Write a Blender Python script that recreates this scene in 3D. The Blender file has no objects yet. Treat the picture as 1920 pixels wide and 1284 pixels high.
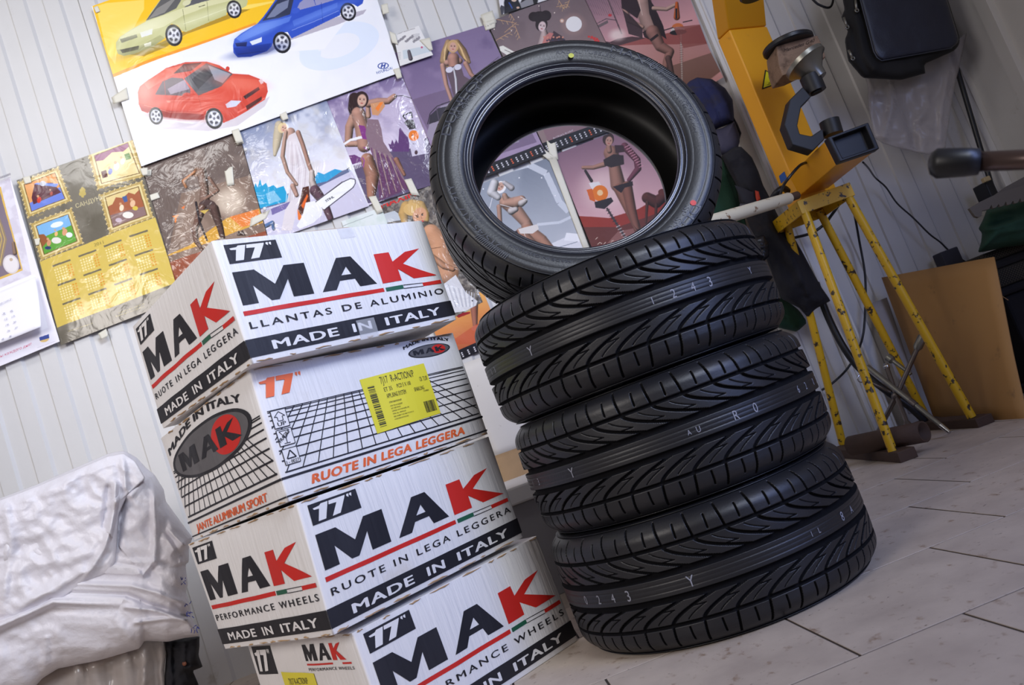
import bpy, bmesh, math, random
import numpy as np
from mathutils import Vector, Matrix, noise
random.seed(7)
rng = np.random.default_rng(5)
PI = math.pi
S = bpy.context.scene
COL = S.collection

# ------------------------------------------------------------------ camera
FPX, PITCH, ROLL, PSI, CH = 1525.0, math.radians(6.7), math.radians(-20.25), math.radians(3.19), 0.438
def _basis():
    f = np.array([0, math.cos(PITCH), math.sin(PITCH)]); r = np.array([1., 0, 0]); u = np.cross(r, f)
    c, s = math.cos(ROLL), math.sin(ROLL)
    r2, u2 = c*r + s*u, -s*r + c*u
    c, s = math.cos(PSI), math.sin(PSI)
    w = lambda d: np.array([c*d[0] + s*d[1], -s*d[0] + c*d[1], d[2]])
    return w(r2), w(u2), w(f)
CR, CU, CF = _basis()
cd = bpy.data.cameras.new('camera'); cam = bpy.data.objects.new('camera', cd); COL.objects.link(cam)
cd.sensor_width = 23.5; cd.lens = FPX/1920*23.5; cd.clip_start = 0.02
m = Matrix(((CR[0], CU[0], -CF[0], 0), (CR[1], CU[1], -CF[1], 0), (CR[2], CU[2], -CF[2], CH), (0, 0, 0, 1)))
cam.matrix_world = m
cd.dof.use_dof = True; cd.dof.focus_distance = 1.85; cd.dof.aperture_fstop = 5.0
S.camera = cam

def ray(px, py):
    return (px-960)/FPX*CR - (py-642)/FPX*CU + CF
def at(px, py, Y=None, Z=None, X=None):
    """the point of the plane y=Y (or z=Z, x=X) seen at a pixel of the photograph"""
    d = ray(px, py)
    t = Y/d[1] if Y is not None else ((Z-CH)/d[2] if Z is not None else X/d[0])
    return Vector((d[0]*t, d[1]*t, d[2]*t + CH))
def proj(P):
    P = np.asarray(P, float); Q = P - np.array([0, 0, CH])
    z = Q @ CF
    return 960 + FPX*(Q @ CR)/z, 642 - FPX*(Q @ CU)/z

# ------------------------------------------------------------------ light
S.view_settings.view_transform = 'Standard'; S.view_settings.look = 'None'
S.view_settings.gamma = 1.0; S.view_settings.use_curve_mapping = False
S.view_settings.exposure = -0.22
wd = bpy.data.worlds.new('world'); S.world = wd; wd.use_nodes = True
bg = wd.node_tree.nodes['Background']; bg.inputs[0].default_value = (1.0, 0.90, 0.85, 1); bg.inputs[1].default_value = 0.20
def area(name, loc, target, sx, sy, power, colr, spread=PI):
    l = bpy.data.lights.new(name, 'AREA'); l.shape = 'RECTANGLE'; l.size = sx; l.size_y = sy; l.energy = power; l.color = colr; l.spread = spread
    o = bpy.data.objects.new(name, l); COL.objects.link(o); o.location = loc
    o.rotation_euler = (Vector(target)-Vector(loc)).to_track_quat('-Z', 'Y').to_euler()
    return o
area('daylight_from_doorway', (1.8, -1.3, 2.9), (-1.0, 2.8, 1.40), 1.5, 1.3, 37, (0.84, 0.90, 1.0), math.radians(64))
area('fill_light_left', (-2.3, -0.9, 2.1), (-0.45, 2.4, 0.75), 1.2, 1.2, 18, (1.0, 0.93, 0.88), math.radians(85))  # added warm fill for the left carton faces and wall, no actual lamp
area('sheen_light_right', (2.12, 0.2, 1.3), (0.4, 1.8, 0.6), 1.5, 1.7, 27, (0.34, 0.47, 1.0), math.radians(110))  # added bluish light for the sheen on the tyres, no actual window
area('ceiling_daylight', (-1.5, 1.3, 3.1), (-1.2, 3.0, 1.9), 1.2, 0.5, 9, (1.0, 0.98, 0.96), math.radians(120))

# ------------------------------------------------------------------ materials
def lin(c):
    return tuple((v/12.92 if v <= 0.04045 else ((v+0.055)/1.055)**2.4) for v in c)
def rgb(r, g, b): return lin((r/255, g/255, b/255)) + (1,)
MATS = {}
def mat(name, col, rough=0.6, metal=0.0, coat=0.0, var=0.0, vscale=8, bump=0.0, bscale=60, bdetail=4, spec=0.5, col2=None, c2lo=0.55, c2hi=0.62, c2scale=14, bstretch=(1, 1, 1), alpha=1.0, trans=0.0, sheen=0.0):
    if name in MATS: return MATS[name]
    M = bpy.data.materials.new(name); M.use_nodes = True; N = M.node_tree; n = N.nodes; L = N.links
    b = n['Principled BSDF']
    b.inputs['Roughness'].default_value = rough; b.inputs['Metallic'].default_value = metal
    b.inputs['Specular IOR Level'].default_value = spec
    if coat: b.inputs['Coat Weight'].default_value = coat; b.inputs['Coat Roughness'].default_value = 0.15
    if alpha < 1: b.inputs['Alpha'].default_value = alpha
    if trans: b.inputs['Transmission Weight'].default_value = trans
    if sheen: b.inputs['Sheen Weight'].default_value = sheen
    c = rgb(*col)
    tc = n.new('ShaderNodeTexCoord')
    out = None
    if var or col2:
        t = n.new('ShaderNodeTexNoise'); t.inputs['Scale'].default_value = vscale; t.inputs['Detail'].default_value = 5
        L.new(tc.outputs['Object'], t.inputs['Vector'])
        mx = n.new('ShaderNodeMixRGB'); mx.inputs[1].default_value = tuple(v*(1-var) for v in c[:3])+(1,); mx.inputs[2].default_value = tuple(min(1, v*(1+var)) for v in c[:3])+(1,)
        L.new(t.outputs['Fac'], mx.inputs[0]); out = mx.outputs[0]
    if col2:
        t2 = n.new('ShaderNodeTexNoise'); t2.inputs['Scale'].default_value = c2scale; t2.inputs['Detail'].default_value = 8; t2.inputs['Roughness'].default_value = .65
        L.new(tc.outputs['Object'], t2.inputs['Vector'])
        rp = n.new('ShaderNodeMapRange'); rp.inputs['From Min'].default_value = c2lo; rp.inputs['From Max'].default_value = c2hi
        L.new(t2.outputs['Fac'], rp.inputs['Value'])
        m2 = n.new('ShaderNodeMixRGB'); m2.inputs[2].default_value = rgb(*col2); L.new(rp.outputs[0], m2.inputs[0]); L.new(out, m2.inputs[1]); out = m2.outputs[0]
    if out: L.new(out, b.inputs['Base Color'])
    else: b.inputs['Base Color'].default_value = c
    if bump:
        mp = n.new('ShaderNodeMapping'); mp.inputs['Scale'].default_value = bstretch; L.new(tc.outputs['Object'], mp.inputs['Vector'])
        t = n.new('ShaderNodeTexNoise'); t.inputs['Scale'].default_value = bscale; t.inputs['Detail'].default_value = bdetail
        L.new(mp.outputs[0], t.inputs['Vector'])
        bp = n.new('ShaderNodeBump'); bp.inputs['Strength'].default_value = min(1, bump); bp.inputs['Distance'].default_value = 0.002*max(1, bump)
        L.new(t.outputs['Fac'], bp.inputs['Height']); L.new(bp.outputs[0], b.inputs['Normal'])
    MATS[name] = M
    return M

# ------------------------------------------------------------------ object helpers
def prop(o, label=None, cat=None, group=None, kind=None):
    if label: o['label'] = label
    if cat: o['category'] = cat
    if group: o['group'] = group
    if kind: o['kind'] = kind
    return o
def root(name, loc, label=None, cat=None, group=None, kind=None):
    o = bpy.data.objects.new(name, None); o.empty_display_size = .05; COL.objects.link(o); o.location = loc
    return prop(o, label, cat, group, kind)
def link(name, me, parent=None, label=None, kind=None):
    o = bpy.data.objects.new(name, me); COL.objects.link(o)
    if parent is not None:
        o.parent = parent
        off = Vector(parent.location) if parent.parent is None else Vector((0, 0, 0))
        o.matrix_parent_inverse = Matrix.Translation(-off)      # vertices are given in world metres
    if label: o['label'] = label
    if kind: o['kind'] = kind
    return o
def meshdata(name, V, F, M=None, smooth=False, auto=None):
    me = bpy.data.meshes.new(name)
    me.from_pydata([tuple(v) for v in V], [], [tuple(f) for f in F])
    me.validate(); me.update()
    if M is not None: me.materials.append(M)
    if smooth:
        for p in me.polygons: p.use_smooth = True
    if auto is not None: me.set_sharp_from_angle(angle=math.radians(auto))
    return me
class MB:
    """collects shapes (world metres) into one mesh"""
    def __init__(s): s.V = []; s.F = []
    def add(s, V, F):
        o = len(s.V); s.V += [tuple(v) for v in V]; s.F += [tuple(i+o for i in f) for f in F]; return s
    def hexa(s, c):      # c: 8 corners, bottom ring then top ring
        return s.add(c, [(3, 2, 1, 0), (4, 5, 6, 7), (0, 1, 5, 4), (1, 2, 6, 5), (2, 3, 7, 6), (3, 0, 4, 7)])
    def box(s, x0, x1, y0, y1, z0, z1, M=None):
        c = [(x0, y0, z0), (x1, y0, z0), (x1, y1, z0), (x0, y1, z0), (x0, y0, z1), (x1, y0, z1), (x1, y1, z1), (x0, y1, z1)]
        if M is not None: c = [tuple(M @ Vector(v)) for v in c]
        return s.hexa(c)
    def prism(s, pts, off):   # pts: list of Vectors, extruded by the vector off
        n = len(pts); off = Vector(off); P = [Vector(p) for p in pts]
        nor = Vector((0, 0, 0))
        for i in range(n): nor += P[i].cross(P[(i+1) % n])
        if nor.dot(off) > 0: P = P[::-1]
        V = P + [p+off for p in P]
        F = [tuple(range(n)), tuple(range(2*n-1, n-1, -1))] + [((i+1) % n, i, n+i, n+(i+1) % n) for i in range(n)]
        return s.add(V, F)
    def tube(s, pts, r, seg=12, cap=True, sm=0):
        P = [Vector(p) for p in pts]
        if sm:
            Q = []
            for i in range(len(P)-1):
                p0 = P[max(i-1, 0)]; p1 = P[i]; p2 = P[i+1]; p3 = P[min(i+2, len(P)-1)]
                for k in range(sm):
                    t = k/sm
                    Q.append(0.5*((2*p1)+(p2-p0)*t+(2*p0-5*p1+4*p2-p3)*t*t+(3*p1-p0-3*p2+p3)*t**3))
            Q.append(P[-1])
            if isinstance(r, (list, tuple)): r = list(np.interp(np.linspace(0, len(P)-1, len(Q)), range(len(P)), r))
            P = Q
        R = r if isinstance(r, (list, tuple)) else [r]*len(P)
        V = []; F = []
        t0 = (P[1]-P[0]).normalized(); a = t0.orthogonal().normalized()
        for i, p in enumerate(P):
            t = (P[min(i+1, len(P)-1)]-P[max(i-1, 0)]).normalized()
            a = (a - t*a.dot(t)).normalized(); b = t.cross(a)
            for k in range(seg):
                w = 2*PI*k/seg; V.append(p + (a*math.cos(w)+b*math.sin(w))*R[i])
        for i in range(len(P)-1):
            for k in range(seg):
                k2 = (k+1) % seg; F.append((i*seg+k, i*seg+k2, (i+1)*seg+k2, (i+1)*seg+k))
        if cap: F.append(tuple(range(seg-1, -1, -1))); F.append(tuple((len(P)-1)*seg+k for k in range(seg)))
        return s.add(V, F)
    def lathe(s, prof, c, ax=(0, 0, 1), seg=48, closed=False):   # prof: (radius, offset along the axis)
        ax = Vector(ax).normalized(); c = Vector(c)
        a = Vector((1, 0, 0)) if abs(ax.x) < .9 else Vector((0, 0, 1)); a = (a-ax*a.dot(ax)).normalized(); b = ax.cross(a)
        V = []; F = []; n = len(prof)
        for k in range(seg):
            w = 2*PI*k/seg; d = a*math.cos(w)+b*math.sin(w)
            for (r, h) in prof: V.append(c+d*r+ax*h)
        for k in range(seg):
            k2 = (k+1) % seg
            for i in range(n if closed else n-1):
                j = (i+1) % n; F.append((k*n+i, k2*n+i, k2*n+j, k*n+j))
        return s.add(V, F)
    def build(s, name, M, parent=None, smooth=False, auto=None, bevel=0, label=None, kind=None, solid=0):
        me = meshdata(name, s.V, s.F, M, smooth or auto is not None, auto)
        o = link(name, me, parent, label, kind)
        if solid:
            md = o.modifiers.new('solid', 'SOLIDIFY'); md.thickness = solid; md.offset = 0
        if bevel:
            md = o.modifiers.new('bevel', 'BEVEL'); md.width = bevel; md.segments = 2; md.limit_method = 'ANGLE'; md.angle_limit = math.radians(40)
        return o

# ------------------------------------------------------------------ text as flat triangles (Blender's own font)
_tc = {}
def text_tris(s, sx=1.0, bold=0.0, shear=0.0, space=1.0):
    """(V [n,2], triangles) of a line of text, cap height 1, starting at x=0"""
    key = (s, sx, bold, shear, space)
    if key in _tc: return _tc[key]
    cu = bpy.data.curves.new('t', 'FONT'); cu.body = s; cu.size = 1; cu.shear = shear; cu.resolution_u = 3; cu.space_character = space
    o = bpy.data.objects.new('t', cu); COL.objects.link(o)
    dg = bpy.context.evaluated_depsgraph_get(); dg.update()
    me = o.evaluated_get(dg).to_mesh()
    me.calc_loop_triangles()
    V = np.array([v.co[:2] for v in me.vertices]) if len(me.vertices) else np.zeros((0, 2))
    T = [tuple(t.vertices) for t in me.loop_triangles]
    o.evaluated_get(dg).to_mesh_clear()
    bpy.data.objects.remove(o); bpy.data.curves.remove(cu)
    if len(V):
        V = V.copy(); V[:, 0] -= V[:, 0].min(); V /= 0.72; V[:, 0] *= sx
    if bold and len(V):      # heavier strokes: the outline repeated a little to each side
        n0 = len(V); V0, T0 = V, list(T); V = [V0]; T = list(T0)
        for k, (dx, dy) in enumerate(((-1, 0), (1, 0), (0, -.6), (0, .6), (-.6, .4), (.6, -.4))):
            V.append(V0+np.array([dx*bold*1.4, dy*bold*1.4])); T += [tuple(i+n0*(k+1) for i in t) for t in T0]
        V = np.vstack(V)
    _tc[key] = (V, T); return _tc[key]

# ================================================================== THE ROOM
WY = 3.0            # back wall
XR = 2.17           # right wall
m_wall = mat('painted_cladding', (203, 202, 203), rough=.42, var=.05, vscale=5, bump=.25, bscale=40, col2=(140, 125, 108), c2lo=.64, c2hi=.86, c2scale=7)
m_trim = mat('white_trim', (222, 222, 224), rough=.4, var=.03)
def rib_profile(x0, x1, pitch=0.13, x_ref=-1.222, hgt=0.010):
    """(x, depth) of the trapezoid ribs: raised band, slanted right side, recess"""
    pts = []; k = math.floor((x0-x_ref)/pitch)
    pts.append((x0, 0.0))
    while True:
        a = x_ref + k*pitch
        for dx, h in ((0, 0), (0.003, hgt), (0.060, hgt), (0.070, 0)):
            if x0+1e-4 < a+dx < x1-1e-4: pts.append((a+dx, h))
        k += 1
        if a > x1: break
    pts.append((x1, 0.0)); return pts
def cladding(name, prof, fn, z0, z1, parent):
    mb = MB(); V = []; F = []; n = len(prof)
    zs = [z0, z1]
    for z in zs:
        for (a, h) in prof: V.append(fn(a, h, z))
    for z in zs:
        for (a, h) in prof: V.append(fn(a, -0.02, z))
    for i in range(n-1): F.append((i, i+1, n+i+1, n+i)); F.append((2*n+i+1, 2*n+i, 3*n+i, 3*n+i+1)); F.append((i+1, i, 2*n+i, 2*n+i+1)); F.append((n+i, n+i+1, 3*n+i+1, 3*n+i))
    mb.add(V, F); return mb.build(name, m_wall, parent)
wall_b = root('wall_back', (0, WY, 0), kind='structure')
x = -3.042
while x < XR-0.01:
    x1 = min(x+1.04, XR)
    cladding('cladding_panel', rib_profile(x, x1-0.0015), lambda a, h, z: (a, WY-h, z), 0, 3.4, wall_b); x = x1
wall_r = root('wall_right', (XR, 1.5, 0), kind='structure')
y = -1.0
while y < WY-0.01:
    y1 = min(y+1.04, WY)
    cladding('cladding_panel', rib_profile(y, y1-0.0015, pitch=.26, x_ref=.08, hgt=.022), lambda a, h, z: (XR-h, a, z), 0, 3.4, wall_r); y = y1
# corner and vertical trims
MB().box(XR-.045, XR, WY-.05, WY, 0, 3.4).build('trim_1', m_trim, bevel=.003)['kind'] = 'structure'
tb = MB(); tb.box(1.30, 1.385, WY-.03, WY+.0, 0, 3.4); tb.box(1.315, 1.325, WY-.038, WY-.029, 0, 3.4); tb.box(1.372, 1.380, WY-.040, WY-.029, 0, 3.4)
o = tb.build('trim_2', m_trim, bevel=.002); o['kind'] = 'structure'
ta = at(1850, 0, X=XR-.03); tz = at(1920, 60, X=XR-.03)
MB().tube([(XR-.03, 1.62, 0), (XR-.03, 1.62, 3.4)], .02, 12).build('trim_3', mat('cream_pipe', (200, 195, 160), rough=.4), smooth=True)['kind'] = 'structure'

# floor: running-bond tiles
m_grout = mat('grout', (66, 56, 52), rough=.9, var=.2)
def tile_mat():
    M = bpy.data.materials.new('beige_stone_tile'); M.use_nodes = True; n = M.node_tree.nodes; L = M.node_tree.links; b = n['Principled BSDF']
    tc = n.new('ShaderNodeTexCoord'); oi = n.new('ShaderNodeObjectInfo')
    add = n.new('ShaderNodeVectorMath'); add.operation = 'ADD'; mul = n.new('ShaderNodeVectorMath'); mul.operation = 'SCALE'; mul.inputs['Scale'].default_value = 37
    L.new(oi.outputs['Random'], mul.inputs[0]); L.new(tc.outputs['Object'], add.inputs[0]); L.new(mul.outputs[0], add.inputs[1])
    def noi(scale, det, stretch=(1, 1, 1)):
        mp = n.new('ShaderNodeMapping'); mp.inputs['Scale'].default_value = stretch; L.new(add.outputs[0], mp.inputs[0])
        t = n.new('ShaderNodeTexNoise'); t.inputs['Scale'].default_value = scale; t.inputs['Detail'].default_value = det; t.inputs['Roughness'].default_value = .6; L.new(mp.outputs[0], t.inputs[0]); return t.outputs['Fac']
    def rng_(v, a, b2):
        r = n.new('ShaderNodeMapRange'); r.inputs['From Min'].default_value = a; r.inputs['From Max'].default_value = b2; L.new(v, r.inputs['Value']); return r.outputs[0]
    def mix(f, a, c):
        x = n.new('ShaderNodeMixRGB'); L.new(f, x.inputs[0])
        if isinstance(a, tuple): x.inputs[1].default_value = a
        else: L.new(a, x.inputs[1])
        x.inputs[2].default_value = c; return x.outputs[0]
    c = mix(rng_(noi(9, 6), .3, .7), rgb(182, 168, 156), rgb(204, 190, 176))
    c = mix(rng_(noi(26, 8, (1.5, 1, 1)), .60, .72), c, rgb(150, 126, 106))          # veins of mud
    c = mix(rng_(noi(52, 7, (1.2, 2, 1)), .66, .72), c, rgb(92, 72, 58))
    L.new(c, b.inputs['Base Color']); b.inputs['Roughness'].default_value = .5
    bp = n.new('ShaderNodeBump'); bp.inputs['Strength'].default_value = .25; bp.inputs['Distance'].default_value = .001; L.new(noi(120, 4), bp.inputs['Height']); L.new(bp.outputs[0], b.inputs['Normal'])
    return M
m_tile = tile_mat()
fl = MB().box(-4, 4, -2, 3.2, -.12, -.0016).build('floor', m_grout); fl['kind'] = 'structure'
TL, TW, TA = .320, .334, math.radians(2.8)
tme = None
tb = MB(); tb.box(-TL/2+.0022, TL/2-.0022, -TW/2+.0022, TW/2-.0022, -.0015, 0)
Mt = Matrix.Translation((0.528, 1.174, 0)) @ Matrix.Rotation(TA, 4, 'Z')
for r in range(-5, 7):
    for c in range(-9, 9):
        px_ = (c+.5)*TL + (TL/2 if r % 2 == 0 else 0); py_ = (r+.5)*TW
        w = Mt @ Vector((px_, py_, 0))
        if w.y > 3.05+.1 or w.x > XR+.1 or w.x < -2.6 or w.y > 2.98: continue
        if tme is None:
            o = tb.build('tile', m_tile, fl, bevel=.0005)
            bpy.context.view_layer.update(); tme = o
        else:
            o = tme.copy(); COL.objects.link(o)
        o.matrix_parent_inverse = Matrix.Identity(4); o.location = w; o.rotation_euler = (0, 0, TA)

# low ledge by the wall with the folded cartons on it
m_grey = mat('grey_paint', (150, 150, 156), rough=.6, var=.08)
led = root('ledge', (.12, 2.5, 0), kind='structure')
led.name = 'trim_4'
MB().box(-.28, .55, 2.345, 2.93, 0, .275).build('plinth', m_grey, led, bevel=.003)
MB().box(-.30, .57, 2.325, 2.95, .275, .325).build('ledge_top', m_trim, led, bevel=.006)

# ================================================================== WHEEL CARTONS
BD = dict(D=.4639, H=.2395, W=.4882)
fitv = {1: (-.357, 1.405, .729), 2: (-.379, 1.449, .734), 3: (-.376, 1.453, .760), 4: (-.354, 1.479, .720)}
obs = {1: dict(FT=(396.7, 451.7), FB=(473.3, 681.7), RT=(791.7, 413.3), RB=(856.7, 598.3), LT=(248.3, 613.3), LB=(305, 803.3)),
       2: dict(FT=(465.9, 692.6), FB=(540.3, 940.5), RT=(850, 623.5), RB=(915.7, 813), LT=(301.2, 821.9), LB=(363.2, 1013)),
       3: dict(FT=(555.7, 943.1), FB=(625, 1190.5), RT=(917, 818), RB=(981.3, 1006.5), LT=(351.9, 1020.3), LB=(421.1, 1216.3)),
       4: dict(FT=(660.6, 1186.7), RT=(1007, 1004.5), RB=(1088.1, 1192.5))}
m_card = mat('white_carton', (226, 224, 226), rough=.48, var=.03, vscale=6, bump=.8, bscale=30, bstretch=(4, 4, .25), col2=(196, 184, 172), c2lo=.62, c2hi=.85, c2scale=5)
m_kraft = mat('brown_kraft', (168, 138, 104), rough=.85, var=.12, vscale=30, bump=.4, bscale=200, bstretch=(1, 1, .1))
m_black = mat('black_ink', (34, 33, 40), rough=.5, var=.1, vscale=30, spec=.4, bump=.3, bscale=30, bstretch=(3, 3, .25))
m_red = mat('red_ink', (200, 40, 34), rough=.5, spec=.4)
m_orange = mat('orange_ink', (232, 104, 52), rough=.5)
m_green = mat('green_ink', (32, 92, 70), rough=.5)
m_white = mat('white_ink', (226, 224, 226), rough=.5)
m_yel = mat('yellow_sticker', (226, 214, 60), rough=.45, var=.03)
m_greyink = mat('grey_ink', (92, 90, 94), rough=.5, var=.25, vscale=40)
m_dk = mat('label_ink', (70, 66, 40), rough=.6)
m_tape = mat('clear_tape', (226, 228, 234), rough=.12, coat=.8, alpha=.35)
class Carton:
    def __init__(s, i, label, bulge=.004):
        X, Y, b = fitv[i]; z0 = (4-i)*BD['H']; F = Vector((X, Y, 0))
        R = F + BD['W']*Vector((math.cos(b), math.sin(b), 0)); Lf = F + BD['D']*Vector((-math.sin(b), math.cos(b), 0))
        K = {}
        for n, p in (('F', F), ('R', R), ('L', Lf)):
            for t in 'BT':
                v = Vector((p.x, p.y, z0 + (BD['H'] if t == 'T' else 0)))
                q = obs[i].get(n+t)
                if q and not (i == 4 and t == 'B'):
                    d = Vector(ray(*q)).normalized(); c = Vector((0, 0, CH)); v = c + d*(v-c).dot(d)
                if i == 4 and t == 'B': v.z = 0.001
                K[n+t] = v
        for t in 'BT': K['Q'+t] = K['R'+t]+K['L'+t]-K['F'+t]
        s.K = K; s.bulge = bulge; s.i = i
        s.root = root('wheel_carton', ((F.x+R.x+Lf.x)/3, (F.y+R.y+Lf.y)/3, z0), label, 'box', 'white wheel cartons in the stack')
        s.faces = {'front': ('F', 'R'), 'left': ('L', 'F'), 'right': ('R', 'Q'), 'back': ('Q', 'L')}
        n = 12; mb = MB()
        for f in s.faces:
            V = [s.P(f, a/n, c/n) for c in range(n+1) for a in range(n+1)]
            mb.add(V, [(r*(n+1)+a, r*(n+1)+a+1, (r+1)*(n+1)+a+1, (r+1)*(n+1)+a) for r in range(n) for a in range(n)])
        mb.add([K['FB'], K['RB'], K['QB'], K['LB']], [(3, 2, 1, 0)])
        me = meshdata('body', mb.V, mb.F, m_card)
        bm = bmesh.new(); bm.from_mesh(me); bmesh.ops.remove_doubles(bm, verts=bm.verts, dist=.0004); bm.to_mesh(me); bm.free()
        o = link('body', me, s.root)
        md = o.modifiers.new('b', 'BEVEL'); md.width = .004; md.segments = 3; md.limit_method = 'ANGLE'; md.angle_limit = math.radians(50)
        for p in me.polygons: p.use_smooth = True
        # closing flaps on top: two panels meeting in the middle, kraft edge showing
        mid0 = (K['FT']+K['LT'])/2; mid1 = (K['RT']+K['QT'])/2
        e = .004
        for a, b_, c, d in ((K['FT'], K['RT'], mid1, mid0), (K['QT'], K['LT'], mid0, mid1)):
            g = (c-b_).normalized()*.004
            P = [a+g*.5, b_+g*.5, c-g*.4, d-g*.4]
            MB().prism([p+Vector((0, 0, -.0045)) for p in P], (0, 0, .004)).build('top_flap', m_card, s.root)
    def P(s, f, u, v, off=0.0):
        a, b = s.faces[f]; K = s.K
        p = (K[a+'B']*(1-u)+K[b+'B']*u)*(1-v) + (K[a+'T']*(1-u)+K[b+'T']*u)*v
        n = (K[b+'B']-K[a+'B']).cross(K[a+'T']-K[a+'B']).normalized()
        w = 16*u*(1-u)*v*(1-v)
        w = w**.6 if w > 0 else 0
        bl = s.bulge*w + .0012*math.sin(23*u+3*s.i)*min(1, w*3)*math.sin(3.1*v)
        return p + n*(bl+off)
    # --- prints
    def poly(s, mb, f, pts, off=.0007):
        """a filled polygon in face coordinates, cut into small pieces so that it follows the bulge"""
        bm = bmesh.new(); vs = [bm.verts.new((p[0], p[1], 0)) for p in pts]; bm.faces.new(vs)
        for ax, k in ((0, 12), (1, 6)):
            lo = min(p[ax] for p in pts); hi = max(p[ax] for p in pts)
            for t in range(1, k*2):
                c = t/(k*2)
                if lo < c < hi:
                    no = (1, 0, 0) if ax == 0 else (0, 1, 0); co = (c, 0, 0) if ax == 0 else (0, c, 0)
                    bmesh.ops.bisect_plane(bm, geom=bm.verts[:]+bm.edges[:]+bm.faces[:], plane_co=co, plane_no=no)
        bmesh.ops.triangulate(bm, faces=bm.faces[:])
        bm.verts.index_update()
        V = [s.P(f, v.co.x, v.co.y, off) for v in bm.verts]
        F = []
        for q in bm.faces:
            i = [v.index for v in q.verts]
            a, b, c = (q.verts[k].co for k in range(3))
            if (b-a).cross(c-a).z < 0: i = i[::-1]
            F.append(i)
        bm.free(); mb.add(V, F)
    def rect(s, mb, f, u0, v0, u1, v1, off=.0007): s.poly(mb, f, [(u0, v0), (u1, v0), (u1, v1), (u0, v1)], off)
    def line(s, mb, f, p, q, w, off=.0007):
        asp = BD['W']/BD['H']; d = Vector((q[0]-p[0], (q[1]-p[1])/asp)); n = Vector((-d.y, d.x)).normalized()*w/2
        s.poly(mb, f, [(p[0]+n.x, p[1]+n.y*asp), (p[0]-n.x, p[1]-n.y*asp), (q[0]-n.x, q[1]-n.y*asp), (q[0]+n.x, q[1]+n.y*asp)], off)
    def text(s, mb, f, body, u0, u1, v0, v1, off=.0012, bold=.02, shear=0, space=1.0, arc=None):
        V, T = text_tris(body, 1, bold, shear, space)
        if not len(V): return
        w = V[:, 0].max(); h0 = V[:, 1].min(); h1 = V[:, 1].max()
        W = []
        for x_, y_ in V:
            a = x_/w; b_ = (y_-max(h0, -.03))/(h1-max(h0, -.03))
            u = u0+(u1-u0)*a; v = v0+(v1-v0)*b_
            if arc: u, v = arc(a, b_)
            W.append(s.P(f, u, v, off))
        mb.add(W, T)
Mpoly = [(.036, .455), (.036, .728), (.122, .728), (.185, .585), (.245, .73), (.336, .73), (.336, .457), (.244, .457), (.244, .61), (.184, .457), (.152, .457), (.099, .60), (.099, .455)]
Apoly_l = [(.374, .455), (.483, .732), (.516, .732), (.516, .645), (.480, .573), (.516, .573), (.516, .528), (.466, .528), (.438, .455)]
Apoly_r = [(.516, .732), (.555, .732), (.640, .455), (.553, .455), (.540, .528), (.516, .528), (.516, .573), (.530, .573), (.516, .645)]
Kpoly = [(.668, .447), (.672, .724), (.750, .724), (.753, .632), (.838, .711), (.925, .728), (.805, .600), (.970, .449), (.838, .449), (.767, .559), (.767, .447)]
def seventeen(c, f, mb, u0, v0, u1, v1):
    """the two slanted digits and the inch marks, in the unit square"""
    shapes = [[(.05, .82), (.20, .86), (.24, .95), (.40, .95), (.27, .04), (.10, .04), (.18, .70), (.07, .72)],
              [(.42, .95), (.88-.08, .95), (.88-.10, .84), (.60, .06), (.42, .04), (.58, .72), (.40, .74)],
              [(.84, .96), (.89, .96), (.87, .76), (.83, .86)], [(.91, .96), (.96, .96), (.94, .76), (.90, .86)]]
    for p in shapes: c.poly(mb, f, [(u0+(u1-u0)*a, v0+(v1-v0)*b) for a, b in p], .0014)
def italy_text(c, mb, f, a, b_, lab, off=.0014): c.text(mb, f, lab, a, b_, .073, .145, off, bold=.03, space=1.1)
def one(c, f, name, M, *polys, off=.0007):
    mb = MB()
    for p in polys: c.poly(mb, f, p, off)
    o = mb.build(name, M, c.root); weld(o); return o
def weld(o):
    bm = bmesh.new(); bm.from_mesh(o.data); bmesh.ops.remove_doubles(bm, verts=bm.verts, dist=.00005); bm.to_mesh(o.data); bm.free()
def R4(a, b_, c_, d): return [(a, b_), (c_, b_), (c_, d), (a, d)]
def small(mb, name, M, parent):
    return mb.build(name, M, parent, kind='stuff')
def design_mak(c, f, sub, skew=0.0):
    k = MB(); w = MB(); n = MB()
    one(c, f, 'number_plate', m_black, R4(.038, .797, .251, .956))
    seventeen(c, f, n, .045, .81, .235, .945)
    one(c, f, 'printed_letter', m_black, Mpoly); one(c, f, 'printed_letter', m_black, Apoly_l, Apoly_r); one(c, f, 'printed_letter', m_red, Kpoly)
    one(c, f, 'printed_bar', m_red, R4(.028, .372, .663, .408)); one(c, f, 'printed_bar', m_green, R4(.673, .370, .764, .406))
    one(c, f, 'printed_bar', m_red, R4(.876, .364, .982, .398))
    for p, q in (((.766, .402), (.876, .396)), ((.764, .371), (.876, .365))): c.line(k, f, p, q, .003)
    c.text(k, f, sub, .036, .976, .262, .318, bold=.012, space=1.35)
    one(c, f, 'printed_band', m_black, R4(0, .044, 1.0, .186))
    for word, a, b_ in (('MADE', .100, .385), ('IN', .455, .545), ('ITALY', .62, .92)):
        italy_text(c, w, f, a, b_, word)
    small(k, 'small_lettering', m_black, c.root); small(n, 'size_numerals', m_white, c.root); small(w, 'white_lettering', m_white, c.root)
def ell(cx, cy, rx, ry, n=48, t0=0, t1=2*PI): return [(cx+rx*math.cos(t0+(t1-t0)*k/n), cy+ry*math.sin(t0+(t1-t0)*k/n)) for k in range(n)]
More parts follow.
